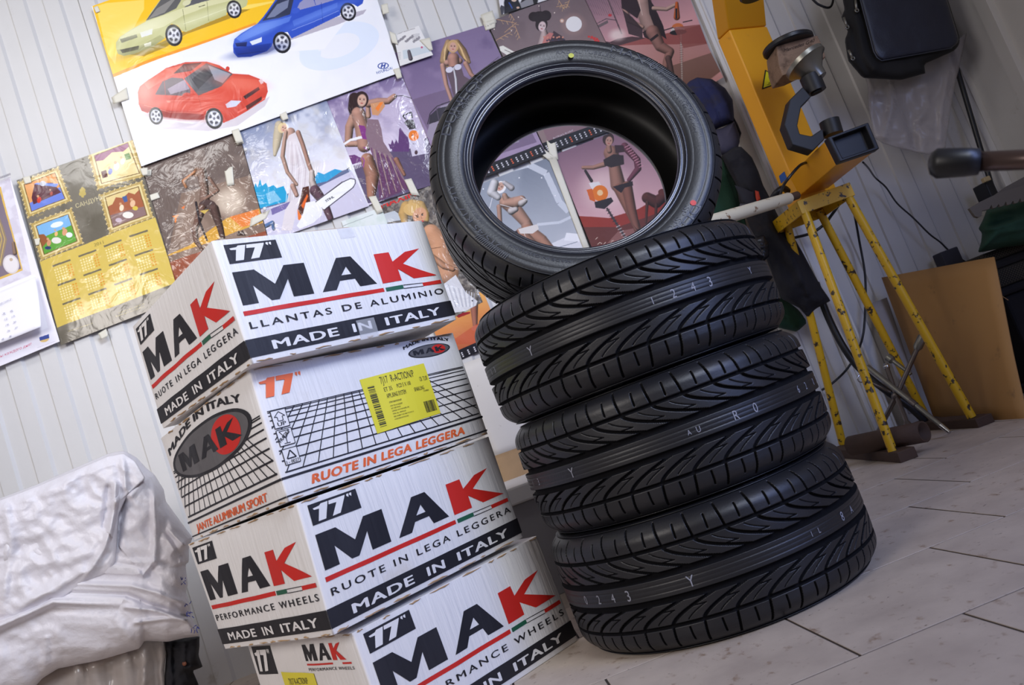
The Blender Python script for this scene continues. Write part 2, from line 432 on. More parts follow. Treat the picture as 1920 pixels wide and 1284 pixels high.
def mini(pts, u0, v0, u1, v1):     # remap MAK letters (u .036-.97, v .447-.73) into a box
    return [(u0+(u1-u0)*(p[0]-.036)/.934, v0+(v1-v0)*(p[1]-.45)/.28) for p in pts]
def barcode(c, mb, f, u0, v0, u1, v1, n, vert, off=.0016):
    r_ = random.Random(3); t = 0
    while t < 1:
        wd_ = r_.choice((.012, .02, .035)); 
        if vert: c.rect(mb, f, u0, v0+(v1-v0)*t, u1, v0+(v1-v0)*min(1, t+wd_), off)
        else: c.rect(mb, f, u0+(u1-u0)*t, v0, u0+(u1-u0)*min(1, t+wd_), v1, off)
        t += wd_+r_.choice((.012, .02, .03))
c1 = Carton(1, 'white wheel carton on top of the stack, its lid edge just below the posters')
c2 = Carton(2, 'white wheel carton with grid print, oval emblem and a square yellow label')
c3 = Carton(3, 'white wheel carton third from the top, lying on the lowest carton')
c4 = Carton(4, 'lowest white wheel carton on the floor, yellow label on its left face')
design_mak(c1, 'front', 'LLANTAS DE ALUMINIO'); design_mak(c1, 'left', 'RUOTE IN LEGA LEGGERA')
design_mak(c3, 'front', 'RUOTE IN LEGA LEGGERA'); design_mak(c3, 'left', 'PERFORMANCE WHEELS')
design_mak(c4, 'front', 'PERFORMANCE WHEELS')
# carton 2: perspective grid, emblem, sticker
c = c2; k = MB(); og = MB(); rd = MB(); gy = MB(); w = MB()
p17 = MB()
seventeen(c, 'front', og, .012, .76, .205, .92)
def grid(f, u0, u1, vt, vb, cx, lines_v, lines_h, wdt):
    for i in range(lines_h):
        t = i/(lines_h-1); v = vt+(vb-vt)*t**1.7
        c.line(k, f, (u0, v), (u1, v), wdt*(.8+.5*t))
    for j in lines_v:
        ub = cx+j*(1/len(lines_v))*1.25; ut = cx+(j*(1/len(lines_v))*1.25)*.55
        # clip against the left and right limits
        def cl(p, q):
            (a, b_), (d, e_) = p, q
            pts = []
            t0, t1 = 0., 1.
            dx = d-a
            for lim, sg in ((u0, 1), (u1, -1)):
                A = (a-lim)*sg; B = (d-lim)*sg
                if A < 0 and B < 0: return None
                if A < 0: t0 = max(t0, A/(A-B))
                if B < 0: t1 = min(t1, A/(A-B))
            return (a+dx*t0, b_+(e_-b_)*t0), (a+dx*t1, b_+(e_-b_)*t1)
        q = cl((ut, vt), (ub, vb))
        if q: c.line(k, f, q[0], q[1], wdt)
grid('front', .02, .985, .665, .205, .42, range(-9, 10), 10, .0042)
grid('left', .03, .985, .655, .215, .45, range(-9, 10), 8, .006)
for f in ('front', 'left'):
    c.rect(k, f, 0, .158, 1, .176); c.rect(k, f, 0, .030, 1, .042)
c.text(og, 'front', 'RUOTE IN LEGA LEGGERA', .11, .87, .068, .135, bold=.045, shear=.25, space=1.08)
c.text(og, 'left', 'JANTE ALUMINIUM SPORT', .085, .86, .060, .125, bold=.03, shear=.25)
# emblem, front (small) and left (large)
for f, cx, cy, rx, ry in (('front', .832, .875, .118, .058), ('left', .49, .675, .435, .205)):
    c.poly(k, f, ell(cx, cy, rx, ry), .0009); c.poly(gy, f, ell(cx, cy, rx*.93, ry*.88), .0012)
    c.poly(rd, f, ell(cx+rx*.42, cy, rx*.33, ry*.72), .0015)
    bx = (cx-rx*.78, cy-ry*.36, cx+rx*.74, cy+ry*.42)
    for P in (Mpoly, Apoly_l, Apoly_r, Kpoly): c.poly(k, f, mini(P, *bx), .0018)
c.text(k, 'front', 'MADE IN ITALY', 0, 0, 0, 0, .001, bold=.04, arc=lambda a, b_: (.70+.26*a, .925+.045*math.sin(PI*a)+.028*b_))
c.text(k, 'left', 'MADE IN ITALY', 0, 0, 0, 0, .001, bold=.04, arc=lambda a, b_: (.055+.83*a, .80+.13*math.sin(PI*(a*.95))+.065*b_))
# handling icons: arrow up, glass, recycling triangle
for j, (v0, v1) in enumerate(((.527, .660), (.392, .512), (.252, .367))):
    u0, u1 = .030, .089
    c.rect(w, 'front', u0, v0, u1, v1, .0011)
    for p, q in (((u0, v0), (u1, v0)), ((u1, v0), (u1, v1)), ((u1, v1), (u0, v1)), ((u0, v1), (u0, v0))): c.line(k, 'front', p, q, .003, .0014)
    um = (u0+u1)/2
    if j == 0:
        P = [(um-.010, v0+.05), (um-.010, v0+.082), (um-.021, v0+.082), (um, v0+.12), (um+.021, v0+.082), (um+.010, v0+.082), (um+.010, v0+.05)]
        for a_, b_ in zip(P, P[1:]+P[:1]): c.line(k, 'front', a_, b_, .003, .0014)
        c.text(k, 'front', 'UP', um-.016, um+.018, v0+.012, v0+.042, .0014, bold=.02)
    if j == 1:
        P = [(um-.02, v1-.012), (um+.02, v1-.012), (um, v0+.05), (um, v0+.016)]
        c.line(k, 'front', P[0], P[1], .003, .0014); c.line(k, 'front', P[0], P[2], .003, .0014); c.line(k, 'front', P[1], P[2], .003, .0014); c.line(k, 'front', P[2], P[3], .003, .0014); c.line(k, 'front', (um-.012, v0+.014), (um+.012, v0+.014), .003, .0014)
        c.text(k, 'front', 'FRAGILE', 0, 0, 0, 0, .0016, bold=.03, arc=lambda a, b_: (um-.024+.046*a-.006*b_, v0+.025+.065*a+.025*b_))
    if j == 2:
        P = [(um-.018, v0+.042), (um+.018, v0+.042), (um, v0+.10)]
        for a_, b_ in zip(P, P[1:]+P[:1]): c.line(k, 'front', a_, b_, .005, .0014)
        c.text(k, 'front', 'I - 0027', um-.024, um+.026, v0+.006, v0+.030, .0014, bold=.02)
small(k, 'black_line_print', m_black, c.root); small(og, 'orange_lettering', m_orange, c.root); small(gy, 'emblem_ground', m_greyink, c.root); small(rd, 'emblem_disc', m_red, c.root); small(w, 'icon_ground', m_white, c.root)
# yellow stickers
st = MB(); c.poly(st, 'front', [(.438, .748), (.440, .287), (.778, .305), (.777, .772)], .0013); so = st.build('yellow_label', m_yel, c.root, label='square yellow label with black data print and two barcodes')
t = MB()
for s_, a, b_, v0, v1, bd in (('7J17  R-ACTION/P', .53, .705, .672, .735, .0), ('ET 35', .535, .575, .605, .64, 0), ('PCD 5 X 100', .60, .672, .61, .645, 0), ('CB  72,00', .725, .768, .62, .66, 0),
                              ('APPL.RING SYSTEM', .537, .635, .545, .583, 0), ('SPARKLING', .68, .735, .545, .58, 0), ('F7R9708WR35RSP', .54, .60, .50, .515, 0), ('F 8190903', .725, .755, .523, .538, 0),
                              ('FOR THE ACCESSORY', .54, .60, .470, .482, 0), ('KIT SEE RING', .54, .585, .448, .460, 0), ('SUPPLIED WITH THE WHEEL ARE', .54, .625, .425, .437, 0), ('FOR ALL VEHICLES', .54, .605, .402, .413, 0), ('SEE SHEET 5X100 M12X1.5', .54, .64, .378, .389, 0), ('ACCESSORIES NOT INCLUDED', .54, .61, .355, .366, 0)):
    c.text(t, 'front', s_, a, b_, v0, v1, .0019, bold=bd)
barcode(c, t, 'front', .462, .33, .495, .68, 30, True, .0019); barcode(c, t, 'front', .705, .34, .765, .44, 14, False, .0019)
small(t, 'label_print', m_dk, so)
c = c4; k = MB(); rd = MB(); w = MB(); st = MB(); t = MB()
c.rect(k, 'left', .045, .70, .25, .95); seventeen(c, 'left', w, .055, .72, .235, .93)
bx = (.56, .80, .90, .94)
for P in (Mpoly, Apoly_l, Apoly_r): c.poly(k, 'left', mini(P, *bx))
c.poly(rd, 'left', mini(Kpoly, *bx)); c.rect(rd, 'left', .56, .765, .78, .78); c.rect(rd, 'left', .86, .765, .93, .78)
c.text(k, 'left', 'PERFORMANCE WHEELS', .565, .94, .72, .745, bold=.012, space=1.2)
c.poly(st, 'left', [(.29, .72), (.29, .25), (.60, .25), (.60, .70)], .0012)
so = st.build('yellow_label', m_yel, c.root, label='yellow label on the left face')
for s_, a, b_, v0, v1 in (('7X17 R-ACTION/P', .35, .52, .61, .665), ('ET 35', .36, .40, .555, .59), ('PCD 5 X 100', .43, .50, .555, .59), ('CB  72,00', .54, .595, .55, .585), ('APPL.RING SYSTEM', .37, .48, .485, .52)): c.text(t, 'left', s_, a, b_, v0, v1, .0018, bold=0)
barcode(c, t, 'left', .315, .27, .345, .60, 20, True, .0018)
small(t, 'label_print', m_dk, so)
for p, q in (((.10, .58), (.16, .58)), ((.16, .58), (.16, .40)), ((.16, .40), (.10, .40)), ((.10, .40), (.10, .58)), ((.13, .45), (.13, .55)), ((.13, .55), (.115, .52)), ((.13, .55), (.145, .52))): c.line(k, 'left', p, q, .005)
small(k, 'black_line_print', m_black, c.root); small(rd, 'red_print', m_red, c.root); small(w, 'size_numerals', m_white, c.root)
# clear tape down the front of the top carton, raised back flap
c = c1; one(c, 'front', 'tape', m_tape, [(.54, .90), (.615, .905), (.615, 1.0), (.54, 1.0)], off=.0016)
one(c, 'front', 'tape', m_tape, [(.475, .0), (.565, .0), (.565, .165), (.475, .165)], off=.0024)
K = c.K; a = K['FT'].lerp(K['RT'], .45)+(K['LT']-K['FT'])*.04; b_ = K['RT']+(K['QT']-K['RT'])*.03
cc = K['RT'].lerp(K['QT'], .22)+Vector((-.01, 0, .030)); d = K['FT'].lerp(K['RT'], .52)+(K['LT']-K['FT'])*.22+Vector((0, 0, .038))
mid = (cc+d)/2+Vector((0, 0, .006)); mf = (a+b_)/2
MB().add([a, mf, b_, cc, mid, d], [(0, 1, 4, 5), (1, 2, 3, 4)]).build('raised_flap', m_kraft, c.root, solid=.004, label='lifted kraft flap at the top edge')

# scuffed brown edges where the print has torn away
r_ = random.Random(11)
for c in (c1, c2, c3, c4):
    K = c.K; mb = MB()
    for a, b_ in (('FT', 'RT'), ('FT', 'LT'), ('FB', 'RB'), ('FB', 'LB')):
        if c.i == 4 and a == 'FB': continue
        if c.i == 1 and a == 'FT': continue
        t = .02
        while t < .97:
            l = r_.uniform(.02, .12); P = []
            out = (K['FT']-K['QT']).normalized()*.0035
            for q in range(5):
                w = min(.99, t+l*q/4); P.append(K[a].lerp(K[b_], w)+out*(.35+.3*r_.random())+Vector((0, 0, (-.0022 if 'T' in a else .0022)+r_.uniform(-.001, .001))))
            mb.tube(P, [.0004, r_.uniform(.0008, .0022), r_.uniform(.0008, .002), r_.uniform(.0006, .0018), .0004], 5)
            t += l+r_.uniform(.01, .10)
    small(mb, 'scuffed_edge', m_kraft, c.root)

# ================================================================== TYRES
m_rub = mat('tread_rubber', (25, 25, 29), rough=.42, var=.10, vscale=12, bump=.12, bscale=260, spec=.5, col2=(44, 40, 39), c2lo=.62, c2hi=.85, c2scale=9)
m_side = mat('sidewall_rubber', (19, 20, 25), rough=.42, var=.1, vscale=12, bump=.15, bscale=220, spec=.55)
m_bead = mat('glossy_bead_rubber', (34, 36, 46), rough=.26, var=.05, spec=.7)
m_liner = mat('inner_liner', (16, 16, 18), rough=.55, var=.2)
m_chalk = mat('tread_paint', (140, 142, 154), rough=.8, var=.45, vscale=90)
TR_, TW_ = .313, .235
def sm(e0, e1, x): t = np.clip((x-e0)/(e1-e0), 0, 1); return t*t*(3-2*t)
def crown(s):      # outer radius over the tread, s = -1..1 across
    a = np.abs(s); return TR_ - .004*a**2 - .017*np.clip((a-.80)/.28, 0, 1.3)**2.2
NT, NS = 2880, 190
th = np.linspace(0, 2*PI, NT, endpoint=False); ss = np.linspace(-1.10, 1.10, NS)
TH, SS = np.meshgrid(th, ss, indexing='ij')
HW = .1015         # half tread width in metres
A = np.abs(SS); pitch = 2*PI/34; R0 = crown(SS)
def near_line(dphi, slope, w, soft=.0005):
    """depth mask of a groove whose centre is dphi (radians) away along the circumference"""
    d = np.abs(dphi)*TR_/np.sqrt(1+slope**2)
    return 1-sm(w/2-soft*.5, w/2+soft, d)
def wrap(a, p): return (a+p/2) % p - p/2
G = np.zeros_like(SS)
def cg(c, w, depth):   # circumferential groove
    global G
    G = np.maximum(G, depth*(1-sm(w/2-.0004, w/2+.0010, np.abs(SS-c)*HW)))
cg(.215, .0098, .0085); cg(-.215, .0098, .0085)
cg(.66, .0050, .0070); cg(-.66, .0050, .0070)
cg(.075, .0012, .0012); cg(-.075, .0012, .0012); cg(.0, .0008, .0006)
for sg in (1, -1):
    side = (np.sign(SS) == sg)
    ph0 = 0 if sg == 1 else pitch*.45
    # main diagonal grooves from the outer line to the centre line, sweeping one way
    u = np.clip((.66-A)/.445, 0, 1.05)
    tc_ = ph0 + pitch*(.12*u + 1.70*u**1.7)
    slope = pitch*(.12+2.9*u**.7)*TR_/(.445*HW)
    G = np.maximum(G, np.where(side & (A < .66) & (A > .20), .0062*near_line(wrap(TH-tc_, pitch), slope, .0050-.0016*u), 0))
    # fine sipes between them, ending before the centre groove
    tc2 = tc_ + pitch*.47
    G = np.maximum(G, np.where(side & (A < .60) & (A > .40), .0026*near_line(wrap(TH-tc2, pitch), slope, .0009), 0))
    # hook at the end of the sipe
    hk = (A < .408) & (A > .394)
    G = np.maximum(G, np.where(side & hk, .0030*(1-sm(.4*pitch*.5, .45*pitch*.5, np.abs(wrap(TH-tc2+.18*pitch, pitch)))), 0))
    # shoulder: long slots to the edge, short hooked slots in between
    ls = (A > .66)
    G = np.maximum(G, np.where(side & ls, .0058*near_line(wrap(TH-ph0+.10*pitch*(A-.66)/.4, pitch), .1, .0038)*(1-sm(1.02, 1.08, A)), 0))
    G = np.maximum(G, np.where(side & (A > .72) & (A < .97), .0045*near_line(wrap(TH-ph0-.5*pitch, pitch), .1, .0030)*sm(.72, .735, A)*(1-sm(.955, .97, A)), 0))
Rg = R0-G
X = np.cos(TH)*Rg; Y = np.sin(TH)*Rg; Z = SS*HW
co = np.stack([X, Y, Z], -1).reshape(-1, 3).astype(np.float32)
i = np.arange(NT)[:, None]; j = np.arange(NS-1)[None, :]; i2 = (i+1) % NT
q = np.stack([i*NS+j, i2*NS+j, i2*NS+j+1, i*NS+j+1], -1).reshape(-1, 4).astype(np.int32)
tread = bpy.data.meshes.new('tread')
tread.vertices.add(len(co)); tread.vertices.foreach_set('co', co.ravel())
tread.loops.add(q.size); tread.loops.foreach_set('vertex_index', q.ravel())
tread.polygons.add(len(q)); tread.polygons.foreach_set('loop_start', np.arange(0, q.size, 4, dtype=np.int32))
try: tread.polygons.foreach_set('loop_total', np.full(len(q), 4, dtype=np.int32))
except Exception: pass
tread.update(calc_edges=True); tread.validate()
tread.polygons.foreach_set('use_smooth', np.ones(len(q), dtype=bool)); tread.materials.append(m_rub)
tread.materials.append(mat('groove_shade_rubber', (20, 20, 23), rough=.85, spec=.08))     # grooves matt and painted darker to deepen their recess shade; tread faces satin
Gf = G.ravel()[q].mean(1); tread.polygons.foreach_set('material_index', (Gf > .0009).astype(np.int32)); tread.update()
# sidewall, bead and liner are lathed about z
zs = 1.10*HW; re_ = float(crown(np.array(1.10)))
side_prof = [(re_, zs), (re_-.004, zs+.0025), (.2905, .1135), (.288, .1125), (.286, .1145), (.275, .1160), (.2735, .1152), (.272, .1160), (.258, .1153), (.2475, .1130), (.246, .1125), (.2445, .1128), (.236, .1085), (.2345, .1072)]
bead_prof = [(.2345, .1072), (.2335, .1082), (.2315, .1085), (.2300, .1068), (.2290, .1030), (.2262, .1012), (.2235, .1020), (.2215, .1030), (.2185, .1015), (.2165, .0965), (.2160, .0900), (.2175, .0860)]
liner_prof = [(.2175, .0860), (.228, .0900), (.250, .1020), (.275, .1040), (.2935, .0930), (.2985, .0700), (.3000, .03), (.3000, -.03), (.2985, -.0700), (.2935, -.0930), (.275, -.1040), (.250, -.1020), (.228, -.0900), (.2175, -.0860)]
def ring_text(body, r, t0, size, bold=.0, h=.0009, flip=1, sx=1.5):
    V, T = text_tris(body, sx, bold)
    out = []; zt = lambda rr: float(np.interp(rr, [p[0] for p in side_prof][::-1], [p[1] for p in side_prof][::-1]))
    for a, b_ in V:
        rr = r + (b_-.5)*size*flip; t = t0 - flip*a*size/r
        out.append((rr*math.cos(t), rr*math.sin(t), zt(rr)+h))
    return out, T
def make_side(sg):
    s = MB().lathe([(r, z*sg) for r, z in side_prof], (0, 0, 0), seg=256); b = MB().lathe([(r, z*sg) for r, z in bead_prof], (0, 0, 0), seg=256)
    tm = MB()
    for body, r, t0, size in (('DUNLOP', .277, 2.62, .021), ('SP SPORT', .262, 2.45, .011), ('DUNLOP', .277, -.85, .020), ('SP SPORT', .262, -.9, .012), ('MAX 01', .277, .9, .019), ('RADIAL TUBELESS', .258, 1.35, .008), ('TREAD 2 STEEL 2 RAYON', .258, .35, .006), ('SAFETY WARNING', .252, 3.5, .005), ('RADIO', .266, .12, .008),
                              ('215/45 R17  91Y', .270, 3.75, .013), ('MADE IN GERMANY', .255, 4.3, .007), ('EXTRA LOAD', .268, 4.9, .009)):
        V, T = ring_text(body, r, t0, size)
        if sg < 0: V = [(x, -y, -z) for x, y, z in V]
        else: pass
        tm.add(V, T)
    # row of short raised bars on the shoulder, wear marks
    for k in range(18):
        for base in (.32, 3.55):
            t = base+k*.016
            P = []
            for rr, dt in ((.287, 0), (.2725, .012), (.2725, .018), (.287, .006)):
                P.append((rr*math.cos(t+dt), rr*math.sin(t+dt)*sg, sg*(.1171)))
            tm.add(P, [(0, 1, 2, 3)])
    return meshdata('sidewall', s.V, s.F, m_side, True), meshdata('bead', b.V, b.F, m_bead, True), meshdata('raised_lettering', tm.V, tm.F, mat('lettering_rubber', (46, 48, 58), rough=.45))
sideA, sideB = make_side(1), make_side(-1)
ln = MB().lathe(liner_prof, (0, 0, 0), seg=192); linerm = meshdata('liner', ln.V, ln.F, m_liner, True)
def plink(name, me, parent, label=None):
    o = bpy.data.objects.new(name, me); COL.objects.link(o); o.parent = parent
    if name == 'raised_lettering': o['kind'] = 'stuff'
    if label: o['label'] = label
    return o
def tyre(loc, rot, label):
    t = root('tyre', loc, label, 'tyre', 'new black car tyres')
    t.rotation_euler = rot
    plink('tread', tread, t); plink('inner_liner', linerm, t)
    for sd in (sideA, sideB):
        plink('bead', sd[1], t); so = plink('sidewall', sd[0], t); plink('raised_lettering', sd[2], so)
    return t
def tread_text(t, marks):
    """stencilled paint on the centre rib: (azimuth, character, size, s)"""
    for az, ch, size, s0, shear in marks:
        mb = MB()
        V, T = text_tris(ch, .8, .0, shear)
        P = []
        for a, b_ in V:
            s = s0+(b_-.5)*size/HW; r = float(crown(np.array(s)))+.0006; w = az+a*size/r
            P.append((r*math.cos(w), r*math.sin(w), s*HW))
        mb.add(P, T)
        plink('paint_mark', meshdata('paint_mark', mb.V, mb.F, m_chalk), t)
def dotmark(t, ang, r, rad, M, label):
    mb = MB(); z = .1172
    V = [(r*math.cos(ang), r*math.sin(ang), z)]+[(r*math.cos(ang)+rad*math.cos(w), r*math.sin(ang)+rad*math.sin(w), z) for w in np.linspace(0, 2*PI, 25)[:-1]]
    mb.add(V, [(0, k+1, (k+1) % 24+1) for k in range(24)])
    plink('paint_dot', meshdata('paint_dot', mb.V, mb.F, M), t, label)
cen = [(.333, 1.714), (.339, 1.716), (.334, 1.708)]
lab = ['black low-profile tyre lying on the floor tiles at the bottom of the stack', 'black low-profile tyre lying in the middle of the stack of three', 'black low-profile tyre lying on top of the stack, under the upright one']
azc = [math.atan2(-c_[1], -c_[0]) for c_ in cen]      # direction from the tyre to the camera
def pix2az(k, px, py):
    # azimuth on tyre k's cylinder seen at a pixel
    d = ray(px, py); cx, cy = cen[k]; a = d[0]**2+d[1]**2; b_ = -2*(d[0]*cx+d[1]*cy); c_ = cx*cx+cy*cy-TR_**2
    t = (-b_-math.sqrt(max(0, b_*b_-4*a*c_)))/(2*a)
    return math.atan2(d[1]*t-cy, d[0]*t-cx)
marks = [[(1098, 1120, '0', .017), (1122, 1118, '2', .017), (1148, 1113, '4', .017), (1176, 1107, '3', .020), (1292, 1082, 'Y', .020), (1525, 996, '1', .010), (1537, 988, 'L', .010), (1575, 955, '8', .017), (1592, 945, 'A', .014)],
         [(1000, 902, '1', .014), (1010, 899, '3', .014), (1072, 886, 'Y', .019), (1296, 812, 'A', .009), (1312, 803, 'U', .011), (1380, 775, 'R', .018), (1417, 762, '0', .018), (1497, 727, '6', .014), (1511, 722, '2', .014), (1525, 716, '0', .014)],
         [(925, 702, '0', .012), (932, 700, '3', .012), (996, 662, 'Y', .019), (1232, 570, '1', .014), (1266, 553, '2', .017), (1304, 545, '4', .017), (1335, 533, '3', .019), (1408, 510, 'Y', .014)]]
rotz = [0.02, 0.05, 0.085]
for k in range(3):
    t = tyre((cen[k][0], cen[k][1], TW_*(k+.5)), (0, 0, rotz[k]), lab[k])
    tread_text(t, [(pix2az(k, a, b_)-rotz[k]-.02, ch, sz, .0, .0) for a, b_, ch, sz in marks[k]])
# the upright tyre leaning back, standing in the hole of the stack
up = tyre((.349, 1.744, .936), (0, 0, 0), 'black low-profile tyre standing upright on the stack with posters seen through it')
ax = Vector((math.sin(.034)*math.cos(.235), -math.cos(.034)*math.cos(.235), math.sin(.235)))
up_x = Vector((0, 0, 1)).cross(ax).normalized(); up_y = ax.cross(up_x)
Mr = Matrix((up_x, up_y, ax)).transposed()
up.rotation_euler = Mr.to_euler()
def pix_ang(px, py):
    d = Vector(ray(px, py)); c_ = Vector(up.location)+ax*.117; o_ = Vector((0, 0, CH)); t = (c_-o_).dot(ax)/d.dot(ax); v = o_+d*t-c_
    return math.atan2(v.dot(up_y), v.dot(up_x)), v.length
aY, rY = pix_ang(1071, 104); aR, rR = pix_ang(1311, 385)
dotmark(up, aY, min(rY, .270), .0062, mat('yellow_dot', (168, 170, 70), rough=.6, var=.2, vscale=60), 'small yellow paint dot')
dotmark(up, aR, min(rR, .268), .0062, mat('red_dot', (200, 70, 66), rough=.6, var=.2, vscale=60), 'small red paint dot')

# ================================================================== POSTERS (flat prints, painted texel by texel in numpy)
def Zf(ox, oy, s): return lambda *p: [(ox+p[i]/s, oy+p[i+1]/s) for i in range(0, len(p), 2)]
zcar = Zf(180, 0, 3.3103); zlad = Zf(270, 180, 3.4909); zgold = Zf(0, 300, 3.211); zmid = Zf(560, 180, 5.35)
ztop = Zf(720, 0, 3.0968); zin = Zf(780, 60, 2.378); z3 = Zf(640, 0, 3.0); zlow = Zf(620, 330, 3.669); z2 = Zf(0, 400, 3.0); z1 = Zf(0, 0, 3.0); idn = Zf(0, 0, 1)
class Art:
    def __init__(s, quad, Y, bg, res=1.7):
        s.Y = Y; s.C = [at(*q, Y=Y) for q in quad]      # TL TR BR BL
        w = math.dist(quad[0], quad[1]); h = math.dist(quad[0], quad[3])
        s.W = max(16, int(w*res)); s.H = max(16, int(h*res))
        u = (np.arange(s.W)+.5)/s.W; v = (np.arange(s.H)+.5)/s.H; U, V = np.meshgrid(u, v)
        s.U, s.V = U, V
        TL, TR, BR, BL = [np.array(c) for c in s.C]
        P = (TL*(1-U)[..., None]+TR*U[..., None])*(1-V)[..., None]+(BL*(1-U)[..., None]+BR*U[..., None])*V[..., None]
        s.X, s.Yp = proj(P)
        s.I = np.zeros((s.H, s.W, 3)); s.I[:] = np.array(bg)/255
        s.sc = None
    def _paint(s, m, col, a):
        col = np.asarray(col, float)
        if col.ndim == 1: col = col[:3]/255
        A = (m*a)[..., None]; s.I = s.I*(1-A)+col*A
    def box(s, pts, pad=0):
        xs = [p[0] for p in pts]; ys = [p[1] for p in pts]
        m = (s.X > min(xs)-pad) & (s.X < max(xs)+pad) & (s.Yp > min(ys)-pad) & (s.Yp < max(ys)+pad)
        r = np.flatnonzero(m.any(1)); c = np.flatnonzero(m.any(0))
        if len(r) == 0: return None
        return slice(r[0], r[-1]+1), slice(c[0], c[-1]+1)
    def sub(s, sl, m, col, a):
        A = (np.clip(m, 0, 1)*a)[..., None]
        if callable(col): c = col(s.X[sl], s.Yp[sl])/255
        else: c = np.array(col[:3])/255
        s.I[sl] = s.I[sl]*(1-A)+c*A
    def poly(s, pts, col, a=1.0):
        sl = s.box(pts)
        if sl is None: return s
        X, Y = s.X[sl], s.Yp[sl]; m = np.zeros(X.shape, bool); n = len(pts)
        for i in range(n):
            x0, y0 = pts[i]; x1, y1 = pts[(i+1) % n]
            if y0 == y1: continue
            c = ((Y >= y0) != (Y >= y1)) & (X < (x1-x0)*(Y-y0)/(y1-y0)+x0); m ^= c
        s.sub(sl, m.astype(float), col, a); return s
    def ell(s, c, rx, ry, ang, col, a=1.0, soft=0.0, inner=0.0):
        c = c[0] if isinstance(c, list) else c; R = max(rx, ry)*(1+soft)
        sl = s.box([(c[0]-R, c[1]-R), (c[0]+R, c[1]+R)])
        if sl is None: return s
        dx = s.X[sl]-c[0]; dy = s.Yp[sl]-c[1]; ca, sa = math.cos(ang), math.sin(ang)
        d = np.hypot((dx*ca+dy*sa)/rx, (-dx*sa+dy*ca)/ry)
        m = (1-sm(1-soft, 1+soft, d)) if soft else (d < 1).astype(float)
        if inner: m = m*(d > inner)
        s.sub(sl, m, col, a); return s
    def limb(s, pts, rad, col, shade=.42, a=1.0, hi=(-.35, -.35)):
        r = rad if isinstance(rad, (list, tuple)) else [rad]*len(pts)
        sl = s.box(pts, max(r)+1)
        if sl is None: return s
        X, Y = s.X[sl], s.Yp[sl]; best = np.full(X.shape, 9.); sd = np.zeros(X.shape)
        for i in range(len(pts)-1):
            (x0, y0), (x1, y1) = pts[i], pts[i+1]; L2 = (x1-x0)**2+(y1-y0)**2+1e-9
            t = np.clip(((X-x0)*(x1-x0)+(Y-y0)*(y1-y0))/L2, 0, 1)
            dx = X-(x0+(x1-x0)*t); dy = Y-(y0+(y1-y0)*t); rr = r[i]+(r[i+1]-r[i])*t
            d = np.hypot(dx, dy)/rr; q = d < best; best = np.where(q, d, best)
            sd = np.where(q, np.clip(1-((dx/rr-hi[0])**2+(dy/rr-hi[1])**2)*shade, .25, 1.15), sd)
        m = (1-sm(.9, 1.1, best)); A = (m*a)[..., None]
        s.I[sl] = s.I[sl]*(1-A)+np.clip(np.array(col)/255*sd[..., None], 0, 1)*A; return s
    def line(s, pts, w, col, a=1.0):
        for p, q in zip(pts, pts[1:]):
            dx, dy = q[0]-p[0], q[1]-p[1]; L = math.hypot(dx, dy) or 1; nx, ny = -dy/L*w/2, dx/L*w/2
            s.poly([(p[0]+nx, p[1]+ny), (q[0]+nx, q[1]+ny), (q[0]-nx, q[1]-ny), (p[0]-nx, p[1]-ny)], col, a)
        return s
    def text(s, body, p0, p1, h, col, bold=.0, shear=0, a=1.0, up=None):
        V, T = text_tris(body, 1, bold, shear)
        if not len(V): return s
        w = V[:, 0].max(); dx, dy = p1[0]-p0[0], p1[1]-p0[1]; L = math.hypot(dx, dy); ux, uy = (dy/L, -dx/L) if up is None else up
        P = [(p0[0]+dx*x/w+ux*h*y, p0[1]+dy*x/w+uy*h*y) for x, y in V]
        sl = s.box(P)
        if sl is None: return s
        X, Y = s.X[sl], s.Yp[sl]; m = np.zeros(X.shape, bool)
        for t in T:
            (ax_, ay), (bx, by), (cx, cy) = (P[k] for k in t)
            e = lambda x0, y0, x1, y1: (X-x0)*(y1-y0)-(Y-y0)*(x1-x0)
            e1, e2, e3 = e(ax_, ay, bx, by), e(bx, by, cx, cy), e(cx, cy, ax_, ay)
            m |= ((e1 >= 0) & (e2 >= 0) & (e3 >= 0)) | ((e1 <= 0) & (e2 <= 0) & (e3 <= 0))
        s.sub(sl, m.astype(float), col, a); return s
    def grad(s, c0, c1, p0, p1, a=1.0, mask=None):
        L2 = (p1[0]-p0[0])**2+(p1[1]-p0[1])**2
        t = np.clip(((s.X-p0[0])*(p1[0]-p0[0])+(s.Yp-p0[1])*(p1[1]-p0[1]))/L2, 0, 1)[..., None]
        c = np.array(c0)/255*(1-t)+np.array(c1)/255*t; s.I = s.I*(1-a)+c*a; return s
    def clouds(s, scale, col, a, seed=0, thr=.5, stretch=(1, 1)):
        """soft cloud print: value noise"""
        r = np.random.default_rng(seed); tot = 0; amp = 1; out = np.zeros(s.X.shape)
        for o in range(4):
            g = r.random((64, 64)); x = s.X/scale*2**o*stretch[0]; y = s.Yp/scale*2**o*stretch[1]
            xi = np.floor(x).astype(int); yi = np.floor(y).astype(int); fx = x-xi; fy = y-yi; fx = fx*fx*(3-2*fx); fy = fy*fy*(3-2*fy)
            n = (g[yi % 64, xi % 64]*(1-fx)+g[yi % 64, (xi+1) % 64]*fx)*(1-fy)+(g[(yi+1) % 64, xi % 64]*(1-fx)+g[(yi+1) % 64, (xi+1) % 64]*fx)*fy
            out += n*amp; tot += amp; amp *= .5
        out /= tot; m = sm(thr-.12, thr+.12, out)*a; s.I = s.I*(1-m[..., None])+np.array(col)/255*m[..., None]; return s
